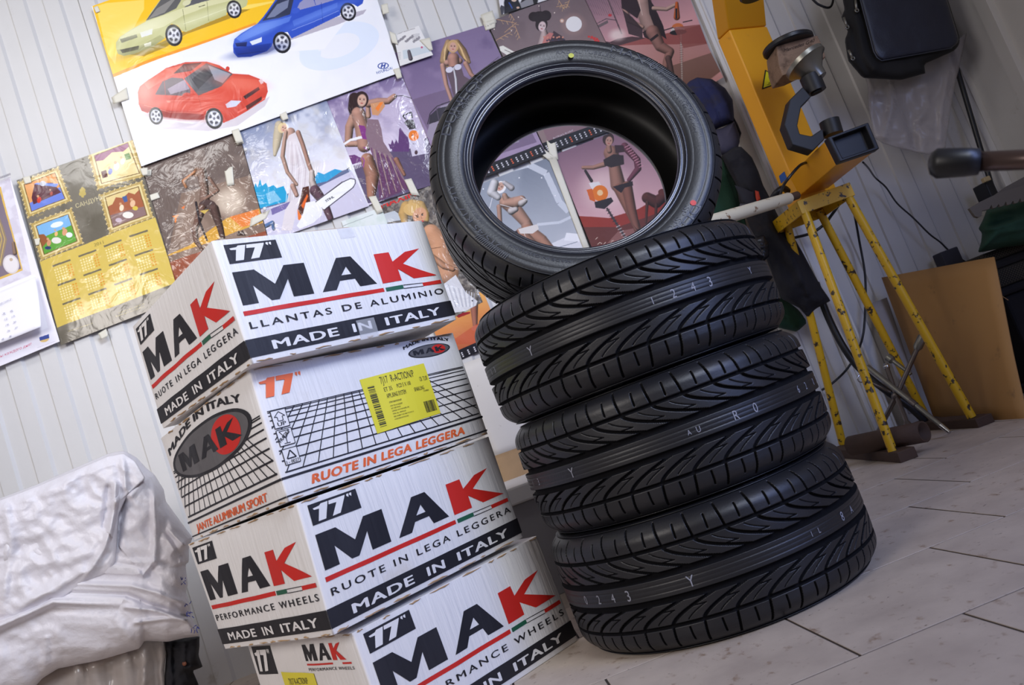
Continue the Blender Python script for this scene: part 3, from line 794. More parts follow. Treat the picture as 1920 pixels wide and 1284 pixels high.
    def wave(s, u, v, amp, ph, edge=1.0):
        w = amp*(.5+.5*math.sin(u*7+v*3+ph)*math.sin(v*5.3+ph*2))+amp*.6*noise.noise(Vector((u*3.1, v*3.7, ph)))
        e = min(1, 5*min(u, 1-u), 5*min(v, 1-v)); return .0004+max(0.0, w)*e
    def build(s, name, label, cat, rough=.25, crease=.25, amp=.004, group=None, wr=18, curl=None):
        img = bpy.data.images.new(name, s.W, s.H); px = np.ones((s.H, s.W, 4), np.float32); px[..., :3] = np.clip(s.I, 0, 1)[::-1]
        img.pixels.foreach_set(px.ravel()); img.update(); img.pack()
        M = bpy.data.materials.new(name); M.use_nodes = True; n = M.node_tree.nodes; L = M.node_tree.links; b = n['Principled BSDF']
        tx = n.new('ShaderNodeTexImage'); tx.image = img; tx.extension = 'EXTEND'; uvn = n.new('ShaderNodeUVMap'); L.new(uvn.outputs[0], tx.inputs[0]); L.new(tx.outputs[0], b.inputs['Base Color'])
        b.inputs['Roughness'].default_value = rough; b.inputs['Specular IOR Level'].default_value = .5 if rough < .25 else .22
        tc = n.new('ShaderNodeTexCoord'); t = n.new('ShaderNodeTexNoise'); t.inputs['Scale'].default_value = wr; t.inputs['Detail'].default_value = 3; t.inputs['Distortion'].default_value = 1.2
        L.new(tc.outputs['Object'], t.inputs[0]); bp = n.new('ShaderNodeBump'); bp.inputs['Strength'].default_value = crease; bp.inputs['Distance'].default_value = .012; L.new(t.outputs['Fac'], bp.inputs['Height']); L.new(bp.outputs[0], b.inputs['Normal'])
        NX, NY = 28, 28; V = []; F = []; UV = []
        TL, TR, BR, BL = s.C; ph = len(label)*.37
        for j in range(NY+1):
            for i in range(NX+1):
                u, v = i/NX, j/NY; p = (TL*(1-u)+TR*u)*(1-v)+(BL*(1-u)+BR*u)*v
                V.append(p+Vector((0, -s.wave(u, v, amp, ph)-(curl(u, v) if curl else 0), 0))); UV.append((u, 1-v))
        n0 = len(V); V += [v+Vector((0, .0006, 0)) for v in V]; UV += UV; q = NX+1
        for j in range(NY):
            for i in range(NX):
                a_ = j*q+i; F.append((a_, a_+q, a_+q+1, a_+1)); F.append((n0+a_, n0+a_+1, n0+a_+q+1, n0+a_+q))
        for i in range(NX): F.append((i+1, n0+i+1, n0+i, i)); a_ = NY*q+i; F.append((a_, n0+a_, n0+a_+1, a_+1))
        for j in range(NY): a_ = j*q; F.append((a_, n0+a_, n0+a_+q, a_+q)); a_ = j*q+NX; F.append((a_+q, n0+a_+q, n0+a_, a_))
        rt = root(name, BL.lerp(BR, .5), label, cat, group)
        me = meshdata('sheet', V, F, M, True); me.set_sharp_from_angle(angle=math.radians(60))
        ul = me.uv_layers.new(name='uv')
        for lp in me.loops: ul.data[lp.index].uv = UV[lp.vertex_index]
        link('sheet', me, rt); s.root = rt; rt['sheet_y'] = s.Y; return rt
m_masking = mat('masking_tape', (214, 210, 196), rough=.45, bump=.4, bscale=120, var=.05)
def tape(rt, quad, Y):
    Y = rt['sheet_y']-.0045; P = [at(*q, Y=Y) for q in quad]; n = 5; V = []; F = []
    for j in range(n+1):
        for i in range(n+1):
            u, v = i/n, j/n; p = (P[0]*(1-u)+P[1]*u)*(1-v)+(P[3]*(1-u)+P[2]*u)*v; V.append(p+Vector((0, .0008*noise.noise(p*40), 0)))
    for j in range(n):
        for i in range(n): a_ = j*(n+1)+i; F.append((a_, a_+n+1, a_+n+2, a_+1))
    MB().add(V, F).build('tape', m_masking, rt, smooth=True, solid=.0004)

SK = (196, 148, 124); SKD = (150, 104, 84)
# ---- P1 the car poster
A = Art([(172, 12), (654, -163), (752, 135), (265, 312)], 2.968, (240, 240, 246), 2.0)
Z = zcar
A.clouds(90, (225, 228, 238), .35, 3, .55)
A.poly(Z(-30, 10, 105, 482, 300, 405, 700, 262, 1000, 152, 1050, 120, 1110, 20, 1200, -60, 1300, -560, -60, -560), (247, 196, 44))
A.poly(Z(0, 40, 60, 20, 300, 0, 300, 60, 230, 190, 140, 260, 120, 400, 70, 330), (252, 222, 118), .8)
A.poly(Z(105, 482, 300, 405, 700, 262, 1000, 152, 990, 140, 700, 245, 300, 385, 100, 462), (240, 120, 50), .55)
A.poly(Z(900, 70, 1100, 20, 1100, 10, 900, 40), (253, 226, 120), .8)
A.ell(Z(1510, 290), 78, 40, -.35, (222, 230, 246), .9, 0, .52); A.poly(Z(1230, 150, 1560, 130, 1420, 310, 1180, 320), (240, 240, 246)); A.poly(Z(1260, 320, 1400, 320, 1390, 400, 1290, 400), (222, 230, 246))
A.ell(Z(380, 850), 40, 22, -.3, (236, 232, 240), .7)
def wheel(c, rx, ry, ang=-.2):
    A.ell(c, rx*1.12, ry*1.12, ang, (38, 38, 44)); A.ell(c, rx*.86, ry*.84, ang, (176, 178, 190)); c = c[0]
    for k in range(5):
        w = k*2*PI/5+.4; A.line([c, (c[0]+rx*.8*math.cos(w), c[1]+ry*.8*math.sin(w))], rx*.28, (226, 226, 234))
        w += PI/5; A.ell((c[0]+rx*.52*math.cos(w), c[1]+ry*.52*math.sin(w)), rx*.16, ry*.2, w, (70, 70, 84))
    A.ell(c, rx*.16, ry*.16, 0, (120, 120, 134))
# olive sedan
A.poly(Z(210, 340, 300, 352, 430, 300, 560, 215, 820, 120, 960, 60, 900, 60, 560, 190, 400, 270), (120, 96, 40), .55)
A.poly(Z(125, 265, 150, 230, 230, 180, 310, 138, 350, 70, 400, 0, 440, -60, 700, -120, 900, -60, 945, 10, 935, 40, 905, 55, 890, 25, 860, 10, 820, 30, 810, 95, 700, 140, 560, 200, 535, 195, 510, 160, 470, 150, 440, 180, 430, 240, 360, 290, 240, 335, 175, 348, 135, 335, 125, 300), (196, 196, 142))
A.poly(Z(150, 232, 310, 140, 520, 60, 700, 0, 900, -40, 900, -10, 700, 40, 540, 100, 420, 170, 250, 215, 140, 260), (222, 220, 176), .8)
A.poly(Z(430, 240, 360, 290, 240, 335, 175, 348, 135, 335, 128, 310, 250, 300, 400, 220), (160, 160, 108), .7)
A.poly(Z(312, 132, 370, 50, 410, -10, 545, -20, 500, 55, 420, 95), (96, 96, 96)); A.poly(Z(330, 120, 380, 55, 470, 0, 500, -10, 430, 80), (170, 166, 160), .6)
A.poly(Z(548, 50, 600, 0, 700, -50, 800, -60, 800, -20, 660, 15), (92, 92, 98)); A.line(Z(545, 150, 690, 100, 810, 55), 1.2, (232, 232, 196)); A.line(Z(540, 60, 560, 190), .8, (120, 120, 80)); A.line(Z(690, 10, 700, 130), .8, (130, 130, 90))
A.poly(Z(150, 245, 255, 215, 260, 235, 160, 268), (120, 120, 96)); A.poly(Z(275, 205, 355, 180, 350, 215, 285, 235), (226, 228, 226)); A.poly(Z(150, 310, 270, 285, 265, 310, 165, 332), (78, 76, 60)); A.poly(Z(300, 275, 345, 262, 345, 285, 305, 295), (236, 236, 220)); A.line(Z(640, 45, 680, 33), 1.2, (90, 90, 70))
A.ell(Z(565, 20), 8, 5, -.4, (214, 212, 172))
wheel(Z(485, 222), 14, 18.5); wheel(Z(858, 60), 12.5, 15)
# blue coupe
A.poly(Z(880, 362, 1060, 335, 1210, 250, 1500, 160, 1660, 90, 1680, 60, 1500, 110, 1200, 215, 1000, 320), (150, 140, 160), .6)
A.poly(Z(852, 285, 860, 245, 900, 210, 1000, 150, 1040, 105, 1110, 10, 1150, -50, 1500, -90, 1662, 0, 1655, 25, 1625, 45, 1600, 30, 1560, 20, 1525, 60, 1515, 100, 1400, 155, 1215, 240, 1190, 200, 1150, 205, 1110, 240, 1090, 290, 1060, 320, 960, 355, 880, 358, 855, 330), (52, 84, 192))
A.poly(Z(870, 240, 1000, 152, 1150, 120, 1215, 100, 1200, 135, 1040, 200, 900, 262), (92, 128, 222), .8); A.poly(Z(1220, 130, 1500, 20, 1500, 50, 1230, 165), (84, 118, 214), .7); A.poly(Z(855, 300, 1090, 270, 1060, 320, 960, 355, 880, 358), (34, 58, 150), .8)
A.poly(Z(1032, 132, 1112, 22, 1160, -30, 1235, -25, 1205, 90, 1130, 115), (52, 58, 84)); A.poly(Z(1060, 115, 1125, 30, 1200, 0, 1190, 50, 1110, 105), (150, 160, 190), .7)
A.poly(Z(1240, 70, 1265, 20, 1330, -30, 1480, -30, 1495, 0, 1380, 35), (150, 150, 190)); A.line(Z(1345, -30, 1365, 35), 1.2, (44, 70, 170)); A.line(Z(1215, 190, 1400, 120, 1510, 70), 1, (140, 160, 230)); A.line(Z(1400, 20, 1410, 140), .8, (34, 58, 150))
A.ell(Z(1240, 68), 8, 5, -.3, (60, 92, 200)); A.poly(Z(955, 260, 1030, 232, 1030, 262, 970, 282), (222, 228, 238)); A.poly(Z(865, 270, 940, 262, 935, 290, 875, 292), (28, 40, 96)); A.line(Z(880, 340, 1050, 318), 1.4, (28, 40, 96))
wheel(Z(1155, 265), 15, 18); wheel(Z(1567, 78), 13, 15.5)
# red coupe, seen from above
A.poly(Z(330, 740, 420, 800, 700, 815, 880, 780, 1050, 660, 1080, 600, 900, 700, 600, 770), (206, 196, 204), .8)
A.poly(Z(262, 575, 275, 540, 330, 500, 400, 460, 440, 430, 560, 392, 690, 387, 770, 410, 850, 460, 950, 465, 1015, 490, 1060, 520, 1068, 570, 1050, 620, 1000, 650, 940, 690, 860, 735, 790, 765, 770, 700, 730, 672, 690, 690, 672, 745, 560, 745, 430, 730, 400, 690, 370, 672, 340, 680, 325, 705, 285, 690, 268, 650), (206, 70, 56))
A.poly(Z(265, 640, 440, 690, 672, 715, 672, 745, 560, 745, 430, 730, 330, 700, 285, 690), (160, 44, 40), .8); A.poly(Z(300, 520, 440, 432, 690, 390, 560, 430, 420, 510, 330, 560), (226, 110, 90), .8); A.poly(Z(650, 600, 850, 490, 1000, 495, 1050, 540, 900, 610, 760, 640), (220, 84, 66), .8)
A.poly(Z(488, 465, 550, 405, 662, 393, 597, 447), (66, 40, 44)); A.poly(Z(372, 592, 420, 512, 480, 490, 545, 495, 592, 560, 588, 602, 440, 596), (84, 66, 80)); A.line(Z(430, 500, 438, 596), 1, (170, 60, 52)); A.poly(Z(450, 560, 560, 500, 585, 560, 470, 592), (190, 176, 200), .6)
A.poly(Z(555, 495, 690, 397, 852, 462, 780, 540, 640, 598), (84, 84, 92)); A.poly(Z(700, 410, 840, 462, 790, 520, 740, 500), (182, 186, 200), .7); A.poly(Z(600, 500, 680, 430, 730, 470, 640, 560), (52, 50, 58), .8)
A.ell(Z(820, 430), 3.6, 4.4, 0, (206, 70, 56)); A.ell(Z(567, 598), 8, 5, -.2, (196, 62, 50)); A.line(Z(440, 632, 640, 628, 690, 640), .8, (236, 140, 120)); A.line(Z(300, 655, 460, 700, 670, 705), 1, (236, 130, 110)); A.line(Z(640, 600, 660, 690), .8, (160, 44, 40)); A.poly(Z(443, 630, 468, 630, 466, 642, 448, 642), (236, 150, 130))
A.poly(Z(805, 650, 840, 625, 905, 628, 870, 662, 815, 672), (206, 210, 232)); A.poly(Z(1010, 500, 1030, 490, 1042, 515, 1025, 525), (230, 214, 220)); A.poly(Z(915, 600, 1010, 540, 1018, 558, 930, 618), (70, 40, 46)); A.line(Z(880, 700, 1050, 610), 3, (232, 110, 96)); A.poly(Z(930, 660, 1030, 600, 1030, 622, 940, 685), (90, 44, 44))
for (x, y, rx, ry, an, c_, al) in ((640, 420, 34, 8, -.1, (240, 170, 150), .5), (900, 520, 40, 12, .1, (238, 130, 110), .6), (480, 660, 60, 7, .05, (232, 116, 98), .5), (540, 725, 60, 7, .05, (130, 34, 34), .6), (300, 560, 16, 22, 0, (244, 200, 186), .5), (700, 640, 30, 14, .1, (226, 100, 82), .5)): A.ell(Z(x, y), rx, ry, an, c_, al, .8)
for (x, y, rx, ry, an, c_, al) in ((1010, 190, 40, 10, -.4, (130, 164, 240), .6), (1400, 90, 60, 7, -.4, (110, 144, 232), .5), (1000, 320, 46, 8, -.2, (24, 44, 120), .6), (300, 175, 44, 10, -.35, (232, 232, 196), .6), (650, 110, 60, 7, -.35, (226, 226, 186), .5), (300, 310, 50, 7, -.3, (128, 128, 84), .5)): A.ell(Z(x, y), rx, ry, an, c_, al, .8)
wheel(Z(735, 737), 14.5, 17.5); wheel(Z(375, 722), 11.5, 14.5)
A.ell(Z(1783, 410), 10.5, 6, -.12, (36, 62, 150)); A.ell(Z(1783, 410), 8.6, 4.6, -.12, (240, 240, 246)); A.line(Z(1770, 424, 1778, 396), 2.2, (36, 62, 150)); A.line(Z(1788, 424, 1797, 396), 2.2, (36, 62, 150)); A.line(Z(1774, 414, 1793, 405), 1.8, (36, 62, 150))
A.text('HYUNDAI', *Z(1745, 462, 1842, 430), 5.2, (60, 80, 156), .0)
p_car = A.build('car_poster', 'large taped poster of green, blue and red cars on the ribbed wall', 'poster', rough=.2, crease=.22, amp=.010, wr=7)
for q in (Z(-15, 45, 10, 35, 25, 70, 0, 80), Z(95, 605, 190, 540, 205, 615, 110, 645), Z(840, 810, 885, 795, 915, 880, 870, 890), Z(1140, 710, 1180, 690, 1195, 735, 1160, 750), Z(1770, 30, 1810, 20, 1820, 80, 1780, 90), Z(1845, 430, 1885, 420, 1900, 480, 1870, 490), Z(270, 1045, 320, 1040, 320, 1085, 290, 1090)): tape(p_car, q, 2.955)

# ---- P2 gold wall calendar
A = Art([(31, 338), (250, 262), (338, 560), (114, 647)], 2.976, (106, 100, 88), 2.4)
Z = zgold
A.clouds(60, (136, 130, 118), .6, 5, .55)
A.poly(Z(240, 612, 935, 345, 1060, 740, 345, 1010), (212, 186, 92)); A.clouds(130, (226, 204, 126), .0, 2)
def frame(P, kind):
    q = Z(*P); c = (sum(p[0] for p in q)/4, sum(p[1] for p in q)/4)
    A.poly(q, (186, 160, 96)); sh = lambda k: [(c[0]+(p[0]-c[0])*k, c[1]+(p[1]-c[1])*k) for p in q]
    for e in range(4):
        for t in np.linspace(0, 1, 9): x = q[e][0]+(q[(e+1) % 4][0]-q[e][0])*t; y = q[e][1]+(q[(e+1) % 4][1]-q[e][1])*t; A.ell((x, y), 2.2, 2.2, 0, (214, 194, 140)); A.ell((x+.8, y+.8), 1, 1, 0, (130, 104, 54))
    A.poly(sh(.88), (224, 206, 150)); A.poly(sh(.80), (120, 90, 50)); i = sh(.76)
    M4 = lambda u, v: tuple((i[0][k]*(1-u)+i[1][k]*u)*(1-v)+(i[3][k]*(1-u)+i[2][k]*u)*v for k in (0, 1))
    pl = lambda uv, c_, a=1: A.poly([M4(*p) for p in uv], c_, a)
    fig = lambda u, v, c_, r=2.6: (A.ell(M4(u, v), r, r*1.5, .2, c_), A.ell(M4(u, v-.14), r*.6, r*.6, 0, (206, 160, 120)))
    if kind == 0:
        pl([(0, 0), (1, 0), (1, 1), (0, 1)], (226, 160, 100)); pl([(0, .7), (1, .55), (1, 1), (0, 1)], (110, 132, 214)); pl([(.1, .55), (.3, .12), (.85, .3), (.98, .75), (.1, .8)], (92, 48, 60)); pl([(.28, .1), (.4, .1), (1, .42), (.9, .5)], (116, 142, 222)); fig(.3, .72, (206, 66, 50), 4); fig(.7, .66, (176, 90, 80)); A.ell(M4(.55, .2), 6, 5, 0, (196, 196, 206))
    if kind == 1:
        pl([(0, 0), (1, 0), (1, 1), (0, 1)], (228, 208, 150)); pl([(0, 0), (1, 0), (1, .12), (.8, .2), (.5, .1), (.2, .25), (0, .2)], (136, 70, 110)); fig(.5, .6, (226, 232, 232), 5); fig(.7, .5, (236, 226, 206), 4); fig(.3, .7, (120, 130, 190), 4); pl([(.05, .6), (.2, .6), (.2, .85), (.05, .85)], (90, 44, 40)); pl([(.8, .3), (.95, .3), (.95, .5), (.8, .5)], (90, 130, 60))
    if kind == 2:
        pl([(0, 0), (1, 0), (1, .45), (0, .5)], (126, 180, 226)); A.ell(M4(.6, .2), 12, 5, -.3, (226, 234, 242)); pl([(0, .45), (1, .4), (1, 1), (0, 1)], (96, 160, 62)); pl([(0, .3), (.15, .35), (.25, .6), (0, .75)], (150, 90, 56)); fig(.22, .7, (206, 150, 112), 4); fig(.75, .55, (214, 156, 120), 4.5); fig(.5, .5, (232, 180, 120), 3); A.ell(M4(.45, .72), 9, 6, 0, (226, 222, 214)); A.ell(M4(.85, .7), 6, 5, 0, (226, 232, 240)); A.ell(M4(.15, .85), 6, 3, 0, (50, 60, 110))
    if kind == 3:
        pl([(0, 0), (1, 0), (1, 1), (0, 1)], (164, 96, 66)); pl([(0, 0), (1, 0), (1, .1), (.85, .2), (.7, .08), (.5, .2), (.3, .1), (.15, .28), (0, .3)], (222, 200, 140)); pl([(0, .6), (1, .7), (1, 1), (0, 1)], (140, 112, 110)); fig(.38, .5, (236, 216, 186), 4); fig(.72, .48, (226, 186, 150), 4.5); A.ell(M4(.5, .8), 10, 6, 0, (232, 228, 218)); A.ell(M4(.75, .66), 5, 4, 0, (214, 190, 80)); pl([(.48, .16), (.62, .16), (.6, .36), (.5, .36)], (70, 96, 150)); A.ell(M4(.2, .85), 6, 4, 0, (200, 180, 190))
frame((112, 135, 350, 45, 430, 245, 170, 345), 0); frame((530, -40, 790, -140, 880, 95, 595, 180), 1); frame((185, 385, 430, 292, 500, 500, 248, 605), 2); frame((605, 215, 855, 128, 922, 345, 665, 445), 3)
for p in (500, 195, 486, 205, 512, 202, 500, 212, 490, 185, 512, 180): pass
for dx, dy in ((0, 0), (-12, 8), (12, 6), (-8, -12), (9, -14), (0, 18), (0, -22)): A.ell(Z(500+dx, 198+dy), 3, 3.6, 0, (196, 176, 104))
A.line(Z(502, 215, 506, 228), 1.2, (196, 176, 104))
A.text('САНДУНЫ', *Z(460, 290, 640, 235), 8, (202, 190, 150), .02, a=.9); A.text('БАНИ', *Z(225, 345, 265, 330), 3, (180, 160, 100)); A.text('КАРТИННАЯ ГАЛЕРЕЯ', *Z(640, 190, 820, 130), 3, (180, 160, 100))
A.text('2011', *Z(570, 522, 628, 503), 6, (120, 110, 60))
for r in range(3):
    for c in range(4):
        x = 370+155*c+30*r*1.03; y = 621-59*c+115*r; A.poly(Z(x-54, y+14, x+54, y-24, x+58, y-14, x-50, y+24), (112, 104, 84))
        for i in range(7):
            for j in range(5):
                X_ = x-38+i*16+j*4.2; Y_ = y+42-i*5.6+j*15.5; col = (242, 226, 168) if i < 5 else (214, 140, 40)
                A.ell(Z(X_, Y_), 1.6, 1.6, 0, col, .9)
A.text('Москва, ул. Неглинная, 14', *Z(415, 1035, 560, 985), 2.4, (190, 176, 120)); A.text('Справочная 628 46 33', *Z(715, 925, 870, 868), 2.4, (190, 176, 120)); A.text('Банкетный зал 625 46 31', *Z(700, 945, 870, 885), 2.4, (190, 176, 120))
p_gold = A.build('wall_calendar', 'gold and olive wall calendar for 2011 with four framed pictures', 'calendar', rough=.18, crease=.28, amp=.008, wr=11)
for q in (Z(135, 105, 180, 95, 190, 135, 150, 145), Z(205, 475, 240, 470, 235, 510, 215, 515), Z(590, 1045, 640, 1015, 650, 1060, 610, 1080)): tape(p_gold, q, 2.963)

# ---- P3 white calendar at the left edge
A = Art([(-130, 392), (19, 331), (112, 640), (-40, 703)], 2.970, (232, 228, 238), 2.2)
A.poly(Z(-420, 300, 60, 110, 190, 690, -300, 900), (206, 200, 214)); A.clouds(14, (232, 230, 240), .5, 9, .5)
A.poly(Z(-400, 330, 5, 160, 140, 665, -260, 830), (216, 178, 92)); A.poly(Z(-395, 345, -2, 180, 130, 655, -260, 815), (126, 112, 126)); A.clouds(9, (90, 76, 96), .0, 4)
for k in range(9): A.line(Z(-60+k*9, 640, -30+k*9, 480, -60+k*7, 330), 1.6, (206, 176, 84) if k % 2 else (150, 130, 90))
A.ell(Z(70, 628), 14.5, 18, -.25, (212, 204, 206)); A.ell(Z(70, 628), 12, 15, -.25, (226, 220, 222)); A.ell(Z(70, 600), 3, 3, 0, (190, 170, 150)); A.limb(Z(82, 500, 92, 560), [3, 4], (150, 120, 104))
A.poly(Z(-340, 910, 210, 690, 290, 1010, -260, 1240), (240, 238, 246))
A.text('February', *Z(-20, 880, 68, 838), 5, (150, 150, 180), 0, .3)
for r, row in enumerate(((('3', 18), ('6', 66)), (('12', 32), ('13', 76)), (('19', 40), ('20', 84)), (('26', 48), ('27', 94)), (('4', 12), ('5', 58), ('7', 100)))):
    for tx, x in row: y = 925+38*r-(x-18)*.36; A.text(tx, *Z(x-8, y+8, x+8, y+2), 3.6, (170, 170, 190))
A.text('ритмы каждого дня!', *Z(-60, 1215, 195, 1112), 5, (206, 90, 120), 0, .35)
A.ell(Z(268, 1078), 9, 5.5, -.25, (224, 190, 120)); A.poly(Z(238, 1068, 296, 1048, 298, 1072, 242, 1088), (52, 72, 150)); A.line(Z(225, 1130, 335, 1090), .8, (200, 196, 210))
p_white = A.build('wall_calendar', 'white wall calendar cut by the left picture edge, above the plastic sheeting', 'calendar', rough=.4, crease=.08, amp=.006)
# its curled lower page
q0 = [at(*q, Y=2.955) for q in Z(-330, 930, 212, 702, 282, 1012, -200, 1195)]
V = []; n = 12
for j in range(n+1):
    for i in range(n+1):
        u, v = i/n, j/n; p = (q0[0]*(1-u)+q0[1]*u)*(1-v)+(q0[3]*(1-u)+q0[2]*u)*v; V.append(p+Vector((0, -.03*v*v-.02*max(0, u-.6)*v, 0)))
o = MB().add(V, [(j*(n+1)+i, (j+1)*(n+1)+i, (j+1)*(n+1)+i+1, j*(n+1)+i+1) for j in range(n) for i in range(n)])
pg = o.build('month_page', mat('page_paper', (238, 236, 244), rough=.5), p_white, smooth=True, solid=.0006)
tp = MB()
for tx, P in [('February', Z(-20, 880, 68, 838))] + [(tx, Z(x-7, 933+38*r-(x-18)*.36, x+9, 927+38*r-(x-18)*.36)) for r, row in enumerate(((('3', 18), ('6', 66)), (('12', 32), ('13', 76)), (('19', 40), ('20', 84)), (('26', 48), ('27', 94)), (('4', 12), ('5', 58)))) for tx, x in row]:
    V_, T_ = text_tris(tx); w = V_[:, 0].max(); h = 4.0
    def pos(a, b_):
        x = P[0][0]+(P[1][0]-P[0][0])*a/w+b_*h*.3; y = P[0][1]+(P[1][1]-P[0][1])*a/w-b_*h
        # lift onto the curved page
        p = at(x, y, Y=2.945); v = min(1, max(0, (q0[0].z-p.z)/(q0[0].z-q0[3].z))); p = at(x, y, Y=2.9530-.03*v*v-.006); return p
    tp.add([pos(a, b_) for a, b_ in V_], T_)
small(tp, 'page_numerals', mat('pale_ink', (150, 150, 176), rough=.6), pg)
m_wire = mat('wire_binding', (200, 198, 206), rough=.35, metal=.6)
wb = MB()
for k in range(12): p = at(*Z(-30+k*8, 118-k*3, 0, 0)[0], Y=2.952); wb.lathe([(.0035, 0), (.0045, .001), (.0035, .002), (.0028, .001)], p, (1, 0, -.3), 8, True)
small(wb, 'wire_binding', m_wire, p_white)

# ---- the row of pin-up calendar pages
def head(c, r, hair, skin=SK, ang=0, face=(0, 0)):
    A.ell((c[0]-face[0]*.3, c[1]-face[1]*.3), r*1.25, r*1.45, ang, hair); A.ell((c[0]+face[0], c[1]+face[1]), r*.78, r*1.05, ang, skin, 1, .12)
    x, y = c[0]+face[0], c[1]+face[1]; ca, sa = math.cos(ang), math.sin(ang)
    P = lambda u, v: (x+(u*ca-v*sa)*r, y+(u*sa+v*ca)*r)
    for u in (-.34, .34): A.ell(P(u, -.12), r*.17, r*.08, ang, (54, 36, 36)); A.line([P(u-.2, -.32), P(u+.2, -.34)], r*.07, (84, 58, 48))
    A.line([P(.02, -.1), P(.06, .25)], r*.08, tuple(v*.8 for v in skin)); A.ell(P(.03, .5), r*.24, r*.09, ang, (168, 70, 70))
# P4 sunset page, hazy standing figure
A = Art([(262, 300), (445, 240), (522, 520), (335, 590)], 2.982, (112, 98, 92), 1.9); Z = zlad
A.clouds(40, (150, 134, 124), .5, 12, .5); A.poly(Z(250, 640, 760, 500, 900, 1000, 120, 1200), (170, 136, 110), .35)
A.ell(Z(560, 690), 26, 24, -.3, (222, 206, 186), .8, .5)
A.poly(Z(60, 1080, 430, 960, 600, 890, 780, 830, 760, 735, 540, 800, 300, 980), (226, 170, 66), .85); A.poly(Z(560, 790, 750, 740, 760, 830, 640, 860), (228, 120, 62), .8)
A.poly(Z(150, 1095, 400, 1010, 900, 850, 1000, 1300, 150, 1400), (150, 84, 62)); A.poly(Z(610, 915, 618, 880, 635, 895, 645, 878, 665, 905, 668, 915), (60, 44, 40))
A.limb(Z(380, 500, 400, 620, 400, 700), [9, 8, 10], (140, 110, 96)); A.ell(Z(345, 500), 6, 9, .2, (120, 84, 62)); A.limb(Z(335, 500, 260, 560, 280, 600), [3, 3, 3], (190, 130, 90)); A.limb(Z(430, 540, 485, 620, 400, 680), [3.6, 3.4, 3], (150, 116, 100)); A.ell(Z(420, 720), 16, 11, 0, (84, 66, 64))
A.limb(Z(385, 740, 335, 880, 345, 950, 385, 1010), [8, 5.5, 5, 3], (120, 88, 76)); A.limb(Z(460, 740, 500, 860, 515, 925), [9, 6, 5], (100, 76, 70)); A.limb(Z(345, 700, 370, 830, 415, 945), [2.2, 2, 1.6], (66, 56, 60)); A.poly(Z(370, 755, 430, 745, 400, 775), (206, 176, 90))
A.poly(Z(185, 790, 235, 780, 218, 800, 215, 830, 205, 830, 206, 800), (236, 128, 48)); A.poly(Z(250, 735, 275, 720, 265, 745), (232, 120, 60)); A.line(Z(150, 930, 330, 880), 1, (206, 190, 176)); A.line(Z(240, 920, 330, 860), 1, (206, 190, 176))
p4 = A.build('pinup_page', 'brown sunset calendar page with hazy figure, right of the gold calendar', 'poster', rough=.16, crease=.75, amp=.008, group='taped pin-up pages', wr=14)
for q in (Z(0, 660, 90, 630, 105, 665, 10, 700), Z(0, 485, 50, 480, 45, 520, 5, 525), Z(700, 800, 830, 740, 800, 800, 690, 860), Z(525, 480, 580, 460, 590, 580, 545, 590), Z(575, 225, 620, 210, 655, 310, 610, 320)): tape(p4, q, 2.962)
# P5 snow page with the chainsaw
A = Art([(447, 243), (612, 188), (692, 386), (505, 452)], 2.979, (178, 186, 206), 2.2)
A.grad((120, 132, 164), (232, 228, 236), (520, 200), (570, 330)); A.clouds(36, (228, 230, 240), .7, 21, .52); A.clouds(22, (206, 196, 176), .25, 23, .6)
A.poly(Z(720, 640, 950, 640, 1360, 490, 1480, 740, 800, 960), (206, 202, 222)); A.poly(Z(760, 745, 960, 690, 1360, 490, 1340, 475, 1120, 560, 940, 640, 740, 700), (56, 70, 110), .7)
A.poly(Z(715, 620, 730, 570, 745, 600, 760, 545, 775, 590, 800, 570, 815, 600, 850, 585, 870, 605, 915, 590, 945, 660, 940, 690, 760, 735), (44, 160, 206)); A.poly(Z(800, 640, 850, 620, 900, 680, 820, 710), (150, 200, 226), .8)
A.poly(Z(1120, 535, 1140, 500, 1180, 515, 1250, 480, 1300, 490, 1200, 560, 1130, 575), (60, 160, 210)); A.line(Z(1330, 480, 1345, 470), 1.6, (70, 60, 60))
A.limb(Z(885, 190, 880, 260, 870, 330, 860, 390), [8, 9, 7, 3], (214, 196, 160), .3, .85); A.limb(Z(960, 240, 985, 330, 985, 430), [9, 10, 8], (204, 164, 148), .3); A.poly(Z(950, 262, 1005, 232, 1040, 330, 1052, 450, 1105, 560, 1100, 640, 1060, 690, 1010, 720, 970, 880, 900, 880, 930, 720, 955, 600, 945, 470, 925, 340), (222, 214, 218), .92)
for k in range(7): A.line(Z(960+k*11, 300+k*8, 950+k*22, 480, 930+k*24, 700-k*12), 1.6, (190, 176, 184) if k % 2 else (240, 236, 240), .7)
A.ell(Z(990, 330), 9, 14, .2, (240, 234, 238), .5, .8); head(Z(910, 210)[0], 7, (224, 202, 156), (216, 176, 156), .3, (2, 1)); A.limb(Z(930, 240, 910, 400, 940, 500, 1000, 580), [3.6, 4, 3.6, 3], (206, 168, 150)); A.limb(Z(1010, 240, 1040, 320, 1080, 450, 1110, 530), [4.4, 4, 4, 3.5], (196, 152, 134)); A.limb(Z(1100, 500, 1100, 560, 1130, 640), [5, 6, 8], (222, 206, 200))
A.limb(Z(1120, 620, 1180, 700, 1220, 800), [10, 8, 6], (112, 84, 96)); A.limb(Z(975, 590, 1000, 650), [5, 4], (206, 164, 148))
A.poly(Z(1040, 600, 1080, 590, 1090, 690, 1060, 760, 1020, 790, 1010, 740), (84, 50, 44)); A.poly(Z(1030, 720, 1070, 640, 1075, 660, 1045, 740), (226, 104, 50)); A.poly(Z(1005, 740, 1035, 790, 1040, 820, 1010, 810), (226, 120, 60))
